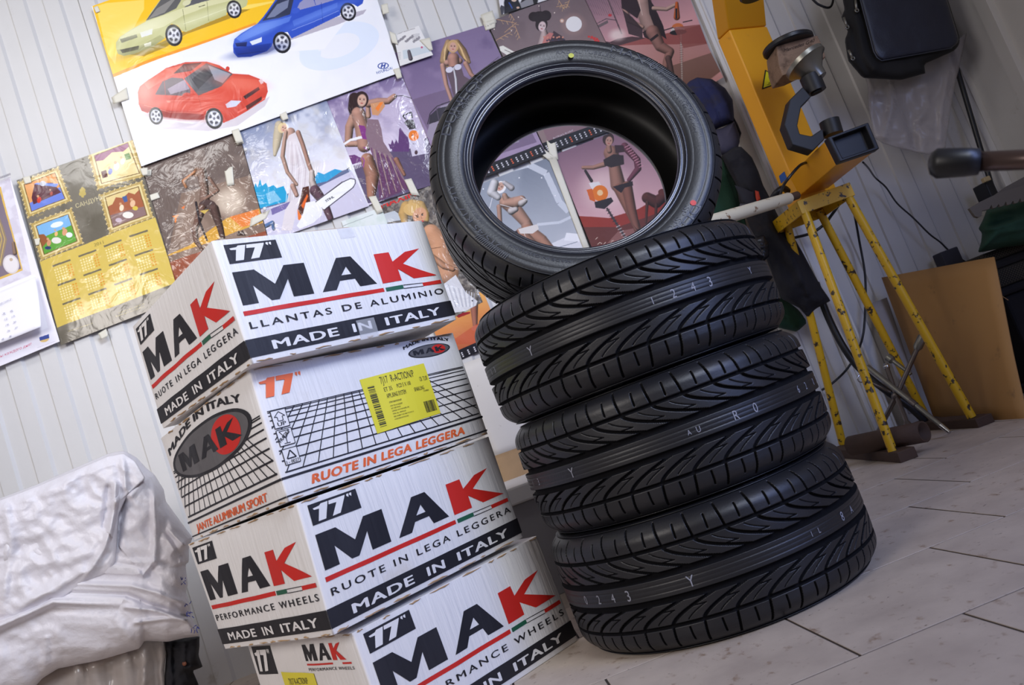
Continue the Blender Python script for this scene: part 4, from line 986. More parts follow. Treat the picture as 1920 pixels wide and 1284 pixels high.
A.poly(Z(1060, 700, 1120, 690, 1170, 740, 1165, 780, 1110, 830, 1020, 870, 1000, 850, 1040, 780), (236, 236, 240)); A.poly(Z(1125, 700, 1300, 570, 1350, 545, 1378, 548, 1380, 570, 1365, 595, 1180, 745), (242, 242, 246)); A.line(Z(1125, 697, 1300, 565, 1352, 540, 1382, 546, 1384, 572, 1368, 600, 1180, 750), 1.5, (60, 56, 66)); A.line(Z(1130, 690, 1300, 560), .8, (120, 110, 120))
A.text('STIHL', *Z(1195, 697, 1247, 665), 4.4, (56, 56, 64), .03); A.limb(Z(780, 860, 840, 830, 850, 870), [4, 4, 3], (90, 120, 170)); A.poly(Z(830, 740, 960, 690, 930, 740, 840, 780), (86, 74, 140), .7)
p5 = A.build('pinup_page', 'snowy blue calendar page with blond figure and chainsaw', 'poster', rough=.16, crease=.6, amp=.008, group='taped pin-up pages', wr=14)
tape(p5, Z(885, 130, 920, 115, 945, 150, 905, 160), 2.960)
for c in (Z(668, 352)[0], Z(792, 740)[0]):
    p = at(*c, Y=2.965); MB().lathe([(0, .0), (.006, .001), (.0075, .004), (.006, .007), (0, .008)], p, (0, -1, 0), 16).build('push_pin', m_trim, p5, smooth=True)
# P6 purple page
A = Art([(613, 190), (757, 135), (832, 340), (686, 386)], 2.981, (120, 104, 142), 2.4); Z = zmid
A.grad((116, 100, 142), (222, 212, 230), (680, 150), (735, 290)); A.clouds(26, (226, 214, 232), .45, 31, .58)
A.poly(Z(480, 640, 700, 680, 900, 560, 1100, 540, 1400, 340, 1500, 900, 600, 1100), (96, 84, 112)); A.poly(Z(490, 600, 560, 590, 640, 630, 640, 700, 520, 690), (110, 62, 120)); A.poly(Z(900, 480, 925, 490, 940, 440, 960, 490, 975, 430, 1000, 480, 1010, 340, 1020, 320, 1060, 380, 1110, 430, 1110, 560, 930, 560), (98, 66, 116))
for k in range(7): A.line(Z(545+k*16, 745-k*6, 535+k*16, 690-k*6), 1.2, (226, 220, 230))
A.poly(Z(520, 690, 640, 665, 640, 680, 525, 705), (214, 206, 222))
A.limb(Z(560, 20, 560, 120, 600, 240, 660, 260), [10, 12, 13, 8], (56, 40, 42), .2); A.limb(Z(560, 230, 510, 310, 500, 440), [11, 8, 7], (190, 146, 126)); A.limb(Z(455, 485, 600, 480, 740, 480), [5, 6, 5], (206, 160, 140)); A.limb(Z(600, 180, 640, 330, 660, 500), [13, 14, 13], (196, 148, 130)); A.limb(Z(690, 60, 700, 200), [3.6, 5], (204, 160, 140)); A.limb(Z(700, 80, 800, 60, 900, 60, 960, 10), [7, 7, 6, 5], (196, 150, 132))
head(Z(630, 40)[0], 11, (54, 40, 42), (206, 168, 150), .1, (1, 1)); A.poly(Z(600, 290, 660, 300, 720, 420, 700, 440, 640, 430), (132, 60, 130)); A.poly(Z(690, 230, 800, 240, 830, 330, 850, 460, 940, 600, 1110, 930, 810, 1050, 790, 700, 700, 500, 670, 380), (136, 112, 124)); A.poly(Z(780, 560, 900, 620, 1110, 930, 810, 1050, 800, 780), (92, 54, 92), .8)
for k in range(9): A.line(Z(730+k*26, 520+k*12, 820+k*32, 1020-k*12), 1.6, (166, 140, 132) if k % 2 else (110, 62, 104))
A.poly(Z(640, 510, 700, 560, 760, 720, 800, 760, 760, 700, 680, 520), (142, 70, 140)); A.limb(Z(690, 640, 740, 800, 730, 1000), [12, 13, 8], (184, 132, 110)); A.limb(Z(980, 640, 1060, 790), [5, 3], (176, 126, 106)); A.line(Z(640, 620, 660, 650, 650, 720), 2, (150, 76, 150)); A.poly(Z(720, 80, 850, 60, 870, 110, 800, 200, 740, 190), (206, 150, 110)); A.poly(Z(770, 130, 820, 70, 850, 70, 800, 160), (236, 130, 60)); A.line(Z(960, 10, 1050, 0, 1150, 30), 1.4, (50, 44, 52)); A.poly(Z(440, 480, 520, 430, 630, 400, 640, 425, 520, 455, 450, 500), (236, 234, 240))
A.poly(Z(1085, 365, 1240, 330, 1285, 580, 1140, 610), (206, 200, 218)); A.ell(Z(1155, 400), 9.5, 10, 0, (232, 126, 50)); A.ell(Z(1145, 400), 2, 2, 0, (120, 60, 40)); A.ell(Z(1180, 570), 3, 4, 0, (80, 60, 70)); A.poly(Z(1060, 270, 1090, 240, 1150, 240, 1180, 330, 1110, 340), (56, 50, 58)); A.line(Z(1075, 240, 1045, 205, 1130, 165, 1140, 225), 2.6, (50, 46, 54)); A.text('STIHL', *Z(1145, 492, 1178, 480), 1.8, (80, 76, 90))
p6 = A.build('pinup_page', 'purple calendar page with dark-haired figure and pressure washer', 'poster', rough=.2, crease=.5, amp=.007, group='taped pin-up pages', wr=16)
for q in (Z(1060, 840, 1130, 825, 1215, 1000, 1130, 990), Z(700, 1010, 775, 1000, 850, 1160, 790, 1180)): tape(p6, q, 2.955)
# P7 clipping
A = Art([(738, 66), (785, 48), (812, 103), (750, 124)], 2.960, (222, 220, 220), 3.2); Z = z3
A.text('STREET RIDERS PRESS', *Z(315, 195, 415, 162), 2.2, (90, 84, 90))
for k in range(14): A.ell(Z(320+k*9, 235-(k % 5)*7), 2.2, 3, k, (120, 116, 124), .8)
for k in range(6): A.line(Z(400, 200+k*7, 440, 190+k*7), .8, (150, 146, 150))
A.poly(Z(345, 285, 500, 255, 508, 290, 350, 335), (196, 204, 210)); A.limb(Z(380, 290, 390, 330), [3, 4], (110, 100, 110)); A.ell(Z(453, 268), 2, 2, 0, (190, 80, 120))
for k in range(5): A.line(Z(310, 300+k*9, 335, 296+k*9), .8, (160, 156, 160))
p7 = A.build('newspaper_clipping', 'small grey newspaper clipping taped right of the car poster', 'paper', rough=.5, crease=.2, amp=.004)
tape(p7, Z(440, 225, 500, 210, 515, 280, 500, 285), 2.950); tape(p7, Z(270, 175, 305, 190, 320, 250, 285, 240), 2.950)
# P8 blonde in front of the car, calendar strip below
def strip(P, n, seed):
    """black date strip between two baselines: P = TL, TR, BR, BL in photo pixels"""
    A.poly(P, (24, 24, 34)); r_ = random.Random(seed)
    for k in range(n):
        u = (k+.5)/n; x = P[0][0]*(1-u)+P[1][0]*u; y = P[0][1]*(1-u)+P[1][1]*u; x2 = P[3][0]*(1-u)+P[2][0]*u; y2 = P[3][1]*(1-u)+P[2][1]*u
        c = (226, 100, 60) if k % 4 == 1 else (214, 212, 220)
        for q in (.36, .54, .72): A.poly([(x+(x2-x)*q-1.4, y+(y2-y)*q-1.1), (x+(x2-x)*q+1.4, y+(y2-y)*q-1.6), (x+(x2-x)*q+1.4, y+(y2-y)*q+.9), (x+(x2-x)*q-1.4, y+(y2-y)*q+1.3)], c)
A = Art([(738, 100), (912, 46), (1024, 288), (842, 358)], 2.975, (122, 106, 142), 2.0); Z = z3
A.grad((104, 88, 126), (160, 140, 170), (800, 80), (850, 300)); A.clouds(40, (150, 132, 164), .45, 41, .5)
A.poly(Z(400, 560, 900, 420, 1100, 800, 600, 960), (110, 92, 120), .8); A.poly(Z(480, 760, 500, 680, 560, 600, 680, 560, 900, 520, 1000, 800, 600, 900), (150, 140, 160)); A.line(Z(485, 700, 500, 640, 540, 600, 620, 570), 1.6, (44, 40, 50)); A.poly(Z(492, 700, 500, 650, 545, 612, 600, 600, 615, 640, 560, 680), (54, 50, 62)); A.line(Z(535, 610, 552, 690), 1.2, (90, 80, 96))
A.limb(Z(602, 240, 582, 300, 572, 345, 600, 375), [6, 7, 6, 3], (176, 142, 104), .4); A.limb(Z(650, 240, 682, 290, 705, 330, 720, 352), [6, 8, 6, 3], (170, 134, 98), .4)
for k in range(10): A.line(Z(596-k*2, 240+k*4, 575+k, 330+k*5), .8, (222, 190, 140), .7); A.line(Z(655+k*2, 240+k*3, 690+k*2, 330+k*2), .8, (216, 182, 130), .7)
A.limb(Z(595, 355, 665, 345), [6, 6], (196, 150, 134)); A.limb(Z(630, 330, 640, 420, 660, 500), [11, 9, 12], (190, 140, 124)); A.limb(Z(570, 370, 590, 480, 625, 580), [5, 4, 3.4], (204, 156, 140)); A.limb(Z(700, 360, 730, 420, 760, 450), [5, 4, 3.5], (196, 148, 130))
head(Z(628, 262)[0], 8.5, (192, 156, 110), (200, 156, 142), .05, (0, 1)); A.poly(Z(585, 385, 630, 375, 672, 370, 690, 430, 740, 460, 690, 560, 640, 570, 615, 480), (96, 78, 90)); A.ell(Z(608, 395), 7, 5.5, -.3, (208, 206, 220)); A.ell(Z(655, 380), 7, 5.5, -.3, (206, 204, 218)); A.limb(Z(632, 385, 645, 450, 650, 540), [1.5, 2.4, 2], (224, 220, 230)); A.poly(Z(600, 600, 625, 590, 600, 680, 570, 670), (232, 110, 50)); A.line(Z(800, 390, 885, 320), .9, (60, 56, 60)); A.ell(Z(890, 342), 3.4, 3, 0, (196, 192, 200))
A.clouds(8, (100, 86, 110), .0, 4)
strip([(833, 340), (1014, 270), (1024, 288), (842, 358)], 20, 3)
p8 = A.build('pinup_page', 'purple calendar page with blond figure in pale bodice, half behind the upright tyre', 'poster', rough=.5, crease=.12, amp=.005, group='taped pin-up pages')
# P9 dark-haired figure under the moon
A = Art([(914, 42), (1086, -22), (1206, 224), (1026, 288)], 2.977, (112, 98, 104), 2.0); Z = ztop
A.grad((104, 92, 100), (140, 116, 116), (980, 0), (1060, 120)); A.clouds(50, (136, 120, 124), .4, 51, .5); A.ell(Z(1100, 145), 22, 20, 0, (160, 132, 128), .6, .3); A.ell(Z(1102, 142), 15, 14.5, 0, (236, 234, 236)); A.ell(Z(1033, 122), 4, 4, 0, (206, 166, 150)); A.ell(Z(1033, 122), 2, 2, 0, (236, 220, 210))
for (x, y, a, l) in ((640, 110, .2, 120), (700, 190, -.7, 90), (640, 240, -.5, 110), (720, 60, 1.0, 70), (1000, -20, 1.0, 90), (1080, -10, 1.9, 60), (760, 150, 1.2, 80), (1000, 40, -.2, 70)):
    x2, y2 = x+l*math.cos(a), y+l*math.sin(a); A.line(Z(x, y, x2, y2), 1.1, (206, 160, 116), .8)
    for t in (.35, .6, .85): A.line(Z(x+(x2-x)*t, y+(y2-y)*t, x+(x2-x)*t+25*math.cos(a+.9), y+(y2-y)*t+25*math.sin(a+.9)), .8, (214, 176, 130), .8)
for k, (x, y) in enumerate(((700, 60), (780, 100), (740, 180), (900, 35), (640, 170), (990, 75))): A.ell(Z(x, y), 1.2, 1.2, 0, (236, 220, 210))
for k in range(12): A.ell(Z(1190+(k*37) % 60, 215+(k*23) % 40), 2.6, 1.8, k, (206, 60, 60))
A.ell(Z(870, 98), 10, 9, 0, (40, 30, 36)); A.ell(Z(940, 92), 10, 10, 0, (40, 30, 36)); A.ell(Z(905, 100), 14, 11, 0, (42, 32, 38)); A.line(Z(905, 30, 912, 90), 1, (50, 40, 44)); A.limb(Z(930, 180, 935, 260), [5, 14], (206, 182, 180)); head(Z(915, 145)[0], 9, (42, 32, 38), (214, 192, 194), .2, (1, 3))
A.poly(Z(985, 180, 1030, 210, 1065, 255, 1040, 262, 960, 262, 965, 230), (70, 56, 66)); A.poly(Z(930, 215, 960, 190, 985, 195, 950, 262, 912, 275), (196, 120, 116), .9)
for k in range(16): A.ell(Z(930+(k*29) % 120, 215+(k*17) % 50), 2, 1.6, k, ((206, 140, 120), (60, 60, 80), (226, 214, 190))[k % 3])
A.poly(Z(670, 272, 690, 265, 770, 310, 775, 325, 735, 335, 675, 295), (226, 224, 216)); A.line(Z(700, 290, 745, 310), 1, (90, 84, 84))
A.poly(zin(560, 420, 840, 330, 900, 420, 600, 520), (130, 96, 110), .6); strip([(1016, 269), (1196, 204), (1206, 224), (1026, 288)], 20, 5); A.text('April Апрель April Avril', *zin(612, 478, 700, 442), 3, (214, 212, 220))
p9 = A.build('pinup_page', 'dark calendar page with moon and black-haired figure, top right of the blond one', 'poster', rough=.5, crease=.12, amp=.005, group='taped pin-up pages')
# P10 pink city page
A = Art([(1087, -22), (1262, -88), (1352, 152), (1207, 224)], 2.979, (190, 140, 146), 2.0)
A.grad((120, 96, 112), (226, 168, 172), (1180, -60), (1240, 60)); A.poly(Z(1300, 280, 1500, 230, 1860, 140, 1960, 420, 1700, 620, 1350, 460), (160, 88, 86)); A.poly(Z(1280, 270, 1960, 250, 1960, 420, 1700, 640, 1400, 480), (206, 160, 158), .75); A.poly(Z(1550, 420, 1930, 300, 1960, 420, 1700, 600), (128, 96, 88), .8)
for k in range(30): A.line(Z(1140+k*12, 0, 1180+k*12, 90), .7, (90, 70, 84), .5)
A.poly(Z(1240, 215, 1262, 200, 1285, 240, 1310, 245, 1330, 280, 1260, 262), (66, 50, 58)); A.poly(Z(1310, 245, 1360, 225, 1440, 215, 1520, 225, 1330, 275), (84, 60, 66)); A.line(Z(1300, 0, 1340, 100, 1380, 200), 2.6, (96, 76, 84)); A.line(Z(1240, 165, 1230, 140, 1290, 110, 1350, 120), 1.2, (70, 60, 70)); A.poly(Z(1235, 150, 1298, 118, 1302, 134, 1240, 166), (110, 96, 100)); A.ell(Z(1312, 90), 3.4, 2.6, 0, (196, 60, 70)); A.ell(Z(1355, 205), 14, 10, 0, (244, 226, 222), .8, .6)
A.limb(Z(1500, 20, 1520, 90, 1545, 150), [17, 15, 17], (196, 160, 152)); A.limb(Z(1395, 40, 1420, 120, 1500, 160), [5, 5, 3.6], (204, 160, 146)); A.poly(Z(1375, -20, 1460, -30, 1490, 60, 1470, 110, 1400, 60, 1380, 50), (54, 40, 48)); A.poly(Z(1530, -20, 1570, 40, 1620, 150, 1640, 230, 1580, 190, 1540, 80), (48, 36, 44)); A.poly(Z(1500, 190, 1590, 140, 1620, 190, 1560, 245, 1510, 220), (50, 36, 42)); A.poly(Z(1385, 60, 1440, 100, 1500, 170, 1500, 225, 1420, 200), (50, 38, 46), .85)
A.limb(Z(1560, 190, 1600, 270, 1660, 300, 1640, 360, 1625, 420), [13, 10, 8, 7, 4], (172, 124, 116)); A.limb(Z(1650, 340, 1675, 440), [6, 4], (110, 80, 80)); A.line(Z(1545, 240, 1590, 205), 5, (46, 34, 40)); A.limb(Z(1565, 50, 1640, 55, 1690, 30), [4, 3.6, 3.4], (214, 176, 162)); A.line(Z(1480, 0, 1490, 50, 1500, 90), 1, (226, 206, 196))
A.limb(Z(1700, 20, 1700, 100), [3, 6], (226, 110, 50)); A.line(Z(1697, 50, 1697, 110), 3.6, (40, 40, 46)); A.ell(Z(1705, 160), 11, 8, -.1, (216, 120, 70)); A.ell(Z(1705, 175), 13, 6, -.1, (222, 214, 214)); A.ell(Z(1708, 188), 16, 5, -.1, (40, 36, 42)); A.line(Z(1724, 200, 1730, 480), 2.6, (190, 176, 172))
for k in range(20): A.line(Z(1716, 215+k*13, 1738, 212+k*13), 1, (130, 100, 100))
A.line(Z(1620, 180, 1680, 160), 2, (60, 50, 56)); A.line(Z(1735, 130, 1790, 118), 2, (60, 50, 56)); A.poly(Z(1680, 160, 1860, 140, 1960, 240, 1740, 280), (150, 84, 80), .8)
p10 = A.build('pinup_page', 'pink city calendar page with hedge trimmer, beside the white wall trim', 'poster', rough=.5, crease=.15, amp=.005, group='taped pin-up pages', curl=lambda u, v: .04*max(0, v-.75)*max(0, u-.6)*8)
# P11 sliver at the top edge
A = Art([(925, -60), (1055, -108), (1086, -20), (940, 28)], 2.972, (226, 226, 232), 2.0)
A.limb(Z(730, -40, 740, 20, 750, 60), [9, 14, 18], (34, 34, 46), .2); A.limb(Z(850, -60, 850, 0, 840, 30), [9, 14, 16], (40, 38, 44), .2); A.poly(Z(680, 30, 700, 40, 690, 90, 660, 80), (70, 70, 80)); A.line(Z(725, 15, 745, 50), 2.4, (50, 80, 160)); A.ell(Z(778, 45), 3, 2, 0, (214, 180, 160)); A.ell(Z(755, 0), 5, 4, 0, (214, 190, 176)); A.poly(Z(790, 20, 800, 60, 870, 30, 860, -20), (206, 206, 214), .6)
p11 = A.build('pinup_page', 'white page with dark-suited people at the top edge of the photo', 'poster', rough=.5, crease=.1, amp=.003, group='taped pin-up pages')
for q in (Z(560, 85, 630, 60, 655, 130, 590, 160), Z(575, 130, 650, 110, 645, 160, 590, 178)): tape(p9, q, 2.950)
# P13 grey snow page, P14 red dusk page (seen through the upright tyre)
A = Art([(862, 360), (1032, 294), (1132, 528), (955, 600)], 2.980, (136, 144, 158), 2.0); Z = zin
A.grad((120, 128, 144), (206, 208, 216), (930, 330), (1010, 520)); A.clouds(60, (170, 176, 188), .4, 61, .5)
A.line(Z(420, 610, 500, 590, 580, 630, 640, 760, 680, 800), 12, (214, 218, 228), .8); A.line(Z(540, 860, 640, 850, 720, 810), 5, (214, 218, 228), .8); A.poly(Z(480, 1000, 700, 900, 780, 960, 800, 1100, 500, 1100), (222, 222, 230)); A.poly(Z(660, 930, 670, 895, 725, 900, 730, 935), (236, 236, 242)); A.line(Z(480, 1010, 720, 935), 1.6, (150, 156, 170))
for x, y in ((460, 650), (620, 730), (300, 700), (560, 650)): A.ell(Z(x, y), 1.3, 1.3, 0, (236, 236, 242))
A.limb(Z(400, 760, 440, 790, 490, 850, 500, 880), [12, 13, 10, 12], (196, 152, 132)); A.limb(Z(370, 780, 375, 850, 385, 900), [4.6, 4, 3.4], (190, 148, 130)); A.limb(Z(395, 730, 405, 755), [5, 6], (190, 150, 130)); A.limb(Z(395, 765, 440, 762, 470, 748), [7, 11, 8], (196, 152, 132)); A.limb(Z(425, 800, 445, 792), [7, 5], (206, 198, 198), .5); A.limb(Z(470, 765, 485, 755), [6.5, 5], (208, 200, 198), .5); A.line(Z(375, 770, 430, 785), 1.3, (214, 206, 206)); A.line(Z(465, 735, 495, 750), 1.3, (214, 206, 206))
A.limb(Z(500, 890, 560, 930, 600, 970, 600, 1040), [13, 11, 8, 6], (190, 140, 118)); A.limb(Z(470, 900, 550, 980, 575, 1050), [11, 8, 5.5], (176, 130, 110)); A.poly(Z(455, 880, 540, 858, 548, 880, 520, 900, 465, 900), (216, 210, 208)); A.line(Z(480, 895, 505, 950), .9, (222, 216, 214))
head(Z(375, 692)[0], 8.5, (232, 230, 232), (196, 158, 142), .6, (0, -1)); A.limb(Z(350, 675, 338, 715, 365, 738), [8, 9, 6], (216, 214, 218), .4); A.limb(Z(395, 672, 425, 695), [4, 6], (206, 200, 204), .4); A.line(Z(340, 740, 330, 780, 315, 805), 1.2, (222, 220, 226)); A.ell(Z(610, 1060), 24, 10, -.1, (226, 224, 230), 1, .2)
A.ell(Z(395, 925), 11, 12, 0, (214, 210, 214)); A.poly(Z(420, 900, 450, 885, 470, 930, 500, 950, 460, 985, 430, 970), (60, 50, 54)); A.line(Z(370, 915, 400, 970, 480, 990), 1.4, (50, 44, 50)); A.poly(Z(430, 900, 450, 895, 455, 925, 435, 930), (120, 140, 150)); A.poly(Z(468, 925, 478, 985, 472, 988, 462, 930), (190, 90, 60)); A.line(Z(460, 985, 485, 1020), 1.6, (50, 44, 50))
p13 = A.build('pinup_page', 'grey snow calendar page seen left inside the upright tyre', 'poster', rough=.5, crease=.12, amp=.005, group='taped pin-up pages')
A = Art([(1040, 290), (1205, 226), (1312, 462), (1136, 530)], 2.982, (176, 130, 146), 2.0)
A.grad((122, 92, 112), (222, 176, 182), (1120, 250), (1180, 400)); A.ell(Z(850, 700), 44, 38, 0, (236, 206, 204), .7, .6)
A.poly(Z(720, 820, 860, 830, 990, 790, 1110, 720, 1200, 1000, 900, 1050, 770, 1100), (150, 56, 48)); A.poly(Z(740, 870, 900, 870, 1100, 800, 1140, 900, 900, 1060, 770, 1060), (104, 54, 50)); A.poly(Z(800, 1000, 900, 890, 1000, 870, 1080, 880, 1050, 960, 880, 1010), (150, 104, 100), .8)
A.limb(Z(1030, 740, 1070, 760, 1110, 730), [10, 11, 9], (96, 54, 50)); A.limb(Z(1030, 760, 1025, 850), [3, 2], (96, 60, 54)); A.limb(Z(1070, 770, 1068, 845), [3, 2], (92, 56, 52)); A.ell(Z(1095, 715), 7, 6, -.4, (104, 56, 52))
A.limb(Z(870, 540, 885, 600, 900, 680), [14, 11, 14], (172, 124, 108)); A.limb(Z(840, 590, 790, 605, 745, 605), [5, 4, 3.4], (178, 132, 116)); A.limb(Z(930, 510, 985, 570, 990, 610, 950, 660), [7, 6.5, 6, 4], (120, 66, 84)); A.poly(Z(885, 505, 925, 505, 930, 535, 890, 540), (60, 40, 48)); A.poly(Z(835, 570, 880, 545, 925, 550, 928, 590, 870, 605, 840, 595), (48, 38, 44)); A.limb(Z(855, 490, 862, 530), [4.6, 5], (178, 132, 116))
for k in range(10): A.line(Z(930+k*7, 515+k*10, 950+k*7, 505+k*10), 1.1, (214, 150, 170))
A.limb(Z(905, 700, 950, 790, 985, 870, 1000, 900), [10, 9, 7, 6], (164, 110, 92)); A.limb(Z(940, 690, 960, 790, 985, 880), [10, 9, 6], (150, 98, 84)); A.poly(Z(878, 690, 965, 665, 968, 685, 930, 695, 915, 718, 895, 705), (44, 34, 40)); A.poly(Z(968, 860, 985, 880, 1010, 880, 1035, 935, 995, 945, 988, 890), (48, 34, 38)); head(Z(858, 480)[0], 8.5, (58, 42, 44), (180, 138, 124), .15, (1, 3))
A.limb(Z(755, 620, 782, 665), [2.4, 3], (52, 44, 50)); A.poly(Z(770, 675, 815, 668, 835, 700, 790, 715), (226, 220, 222)); A.ell(Z(820, 720), 15, 15, 0, (226, 120, 40)); A.ell(Z(820, 718), 5.5, 5.5, 0, (240, 200, 150)); A.poly(Z(760, 705, 785, 700, 800, 760, 775, 750), (210, 100, 44)); A.poly(Z(795, 760, 870, 738, 880, 755, 840, 790, 800, 785), (46, 40, 46)); A.line(Z(850, 785, 960, 960), 4, (70, 60, 64))
for k in range(14): x = 855+k*7.6; y = 795+k*12; A.line(Z(x-9, y+4, x+9, y-5), 1.2, (206, 196, 196) if k > 5 else (50, 44, 50))
for k in range(26):
    x = 800+(k*53) % 150; y = 925+(k*31) % 70; A.line(Z(x, y, x+10, y-10+(k % 3)*8), 1, (226, 206, 190))
p14 = A.build('pinup_page', 'red dusk calendar page with orange hedge trimmer, seen right inside the upright tyre', 'poster', rough=.5, crease=.12, amp=.005, group='taped pin-up pages')
tape(p13, Z(590, 560, 625, 560, 795, 1020, 772, 1030), 2.965); tape(p13, Z(530, 520, 560, 515, 625, 560, 595, 575), 2.960); tape(p13, Z(582, 485, 620, 482, 635, 568, 600, 570), 2.955)
# P15 magazine cover, P16 beach page with date strip, P17 pale page
A = Art([(640, 415), (722, 386), (745, 450), (662, 480)], 2.984, (206, 216, 212), 2.0)
A.clouds(20, (226, 230, 232), .6, 71, .5); A.line(idn(640, 425, 700, 402), 1, (150, 160, 160))
p17 = A.build('paper_page', 'pale grey-green page just above the top carton', 'paper', rough=.4, crease=.2, amp=.003)
A = Art([(714, 385), (812, 346), (905, 566), (800, 622)], 2.983, (96, 90, 88), 2.4); Z = zlow
A.clouds(8, (150, 142, 132), .8, 81, .5); A.clouds(5, (60, 56, 56), .6, 83, .62)
A.text('MAXIM', *Z(350, 225, 590, 135), 11, (206, 50, 50), .03, up=(-.35, -.94)); A.poly(Z(330, 270, 440, 240, 520, 300, 330, 330), (190, 196, 204))
A.limb(Z(520, 210, 500, 260, 510, 320), [10, 9, 6], (206, 166, 104), .3); A.limb(Z(560, 190, 620, 200, 655, 260, 660, 300), [8, 8, 6, 5], (210, 172, 112), .3); A.ell(Z(560, 230), 16, 12, 0, (214, 176, 112)); A.ell(Z(612, 270), 12.5, 15, .5, (214, 160, 126), 1, .1); A.line(Z(585, 275, 605, 268), 1.4, (60, 40, 36)); A.line(Z(625, 262, 638, 255), 1.4, (60, 40, 36)); A.ell(Z(598, 281), 2, 1.2, 0, (50, 60, 70)); A.ell(Z(630, 268), 2, 1.2, 0, (50, 60, 70)); A.line(Z(620, 275, 628, 295), 1.2, (180, 120, 96)); A.ell(Z(635, 312), 3.6, 1.8, .3, (196, 80, 80))
A.limb(Z(650, 340, 680, 350, 700, 360), [8, 8, 6], (96, 90, 84)); A.limb(Z(690, 390, 740, 460, 760, 560, 800, 660), [16, 20, 19, 22], (216, 160, 124), .22); A.limb(Z(700, 560, 780, 620, 840, 640), [6, 6, 5], (206, 150, 116)); A.line(Z(690, 500, 760, 490), 1.2, (120, 84, 64)); A.poly(Z(770, 750, 860, 680, 930, 800, 1010, 860, 990, 920, 850, 940), (214, 214, 220)); 
for k in range(12): A.line(Z(790+k*18, 740+k*6, 850+k*12, 900), 1.4, (176, 178, 190) if k % 2 else (236, 236, 240))
A.ell(Z(975, 858), 1.4, 1.4, 0, (40, 40, 50))
p15 = A.build('magazine_cover', 'magazine cover with blond figure between top carton and upright tyre', 'magazine', rough=.22, crease=.35, amp=.006)
A = Art([(800, 590), (905, 545), (945, 640), (842, 684)], 2.986, (224, 150, 84), 2.4)
A.grad((232, 170, 90), (176, 84, 54), (850, 570), (885, 660)); A.line(Z(820, 980, 960, 920), 2, (150, 176, 150)); A.poly(Z(860, 960, 900, 940, 960, 935, 960, 945, 880, 975), (150, 34, 40)); A.limb(Z(985, 870, 990, 960, 995, 1040), [8, 6, 4], (176, 112, 92)); A.ell(Z(1000, 1045), 9, 5, -.2, (196, 140, 130)); A.poly(Z(840, 1130, 1000, 1020, 1100, 1000, 1100, 1150, 860, 1160), (190, 84, 54), .7)
strip([(834, 668), (938, 622), (946, 640), (842, 686)], 9, 8)
p16 = A.build('pinup_page', 'orange beach calendar page low on the wall, left of the tyre stack', 'poster', rough=.5, crease=.12, amp=.004, group='taped pin-up pages')

# ================================================================== THINGS ON THE RIGHT
m_lift = mat('orange_yellow_paint', (236, 166, 30), rough=.38, var=.04, vscale=4, col2=(170, 110, 30), c2lo=.66, c2hi=.8, c2scale=12)
m_standY = mat('worn_yellow_paint', (214, 168, 26), rough=.45, var=.1, col2=(58, 44, 30), c2lo=.575, c2hi=.60, c2scale=40)
m_rust = mat('rusty_brown_steel', (74, 54, 42), rough=.75, var=.3, vscale=20, bump=.5, bscale=90)
m_blk = mat('black_steel', (26, 26, 29), rough=.5, spec=.4)
m_blkp = mat('black_plastic', (22, 23, 28), rough=.4, spec=.45)
m_steel = mat('dull_steel', (140, 138, 130), rough=.35, metal=.85)
m_chrome = mat('chrome', (200, 200, 205), rough=.15, metal=1)
m_hose = mat('black_hose', (22, 23, 28), rough=.4)
m_cream = mat('cream_chipped_paint', (206, 196, 172), rough=.5, var=.06, col2=(120, 84, 54), c2lo=.60, c2hi=.64, c2scale=26)
m_wood = mat('old_wood', (138, 112, 92), rough=.85, var=.3, vscale=14, bump=1.2, bscale=60, bstretch=(.4, 1, 6), col2=(84, 64, 50), c2lo=.52, c2hi=.7, c2scale=20)
V3 = Vector
def quadprism(mb, a, b_, c, d, off): mb.prism([a, b_, c, d], off); return mb
# --- yellow post with its pad arm
lift = root('lift_post', (1.23, 2.66, .84), 'orange-yellow steel lift post with square arm, on top of the yellow stand', 'lift')
L = at(1400, 206, Y=2.68); Cc = at(1422, 185, Y=2.62); Rr = at(1477, 140, Y=2.70); Bk = L+Rr-Cc; Bk.y = max(L.y, Rr.y)+.03
zk = at(1366, 56, Y=2.62).z; z0 = .852
MB().prism([V3((p.x, p.y, z0)) for p in (L, Cc, Rr, Bk)], (0, 0, zk-z0)).build('post', m_lift, lift, bevel=.004)
t0 = at(1359, -5, Y=2.52); d = t0-V3((Cc.x, Cc.y, zk)); k = 3.0
P = [V3((p.x, p.y, zk+.0015)) for p in (L, Cc, Rr, Bk)]
MB().hexa([tuple(p) for p in P]+[tuple(p+d*k) for p in P]).build('upper_post', m_lift, lift, bevel=.004)
q = [at(*p, Y=2.30) for p in ((1549, 260), (1625, 232), (1646, 281), (1572, 306))]
cq = sum(q, V3((0, 0, 0)))/4
qi = [cq+(p-cq)*.955 for p in q]
MB().prism([p+V3((0, .022, 0)) for p in qi], (0, .335, 0)).build('arm', m_lift, lift, bevel=.003)
cap = MB(); outer = [p+V3((0, -.012, 0)) for p in q]; inner = [cq+(p-cq)*.80+V3((0, -.012, 0)) for p in q]; ob = [p+V3((0, .02, 0)) for p in q]; ib = [cq+(p-cq)*.76+V3((0, .016, 0)) for p in q]
Vv = outer+inner+ob+ib; F = []
for i in range(4): j = (i+1) % 4; F += [(i, j, 4+j, 4+i), (8+i, 8+j, j, i), (4+i, 4+j, 12+j, 12+i)]
F += [(12, 13, 14, 15), (11, 10, 9, 8)]
cap.add(Vv, F); cap.build('arm_cap', m_blkp, lift, bevel=.003, label='black rectangular plastic end cap')
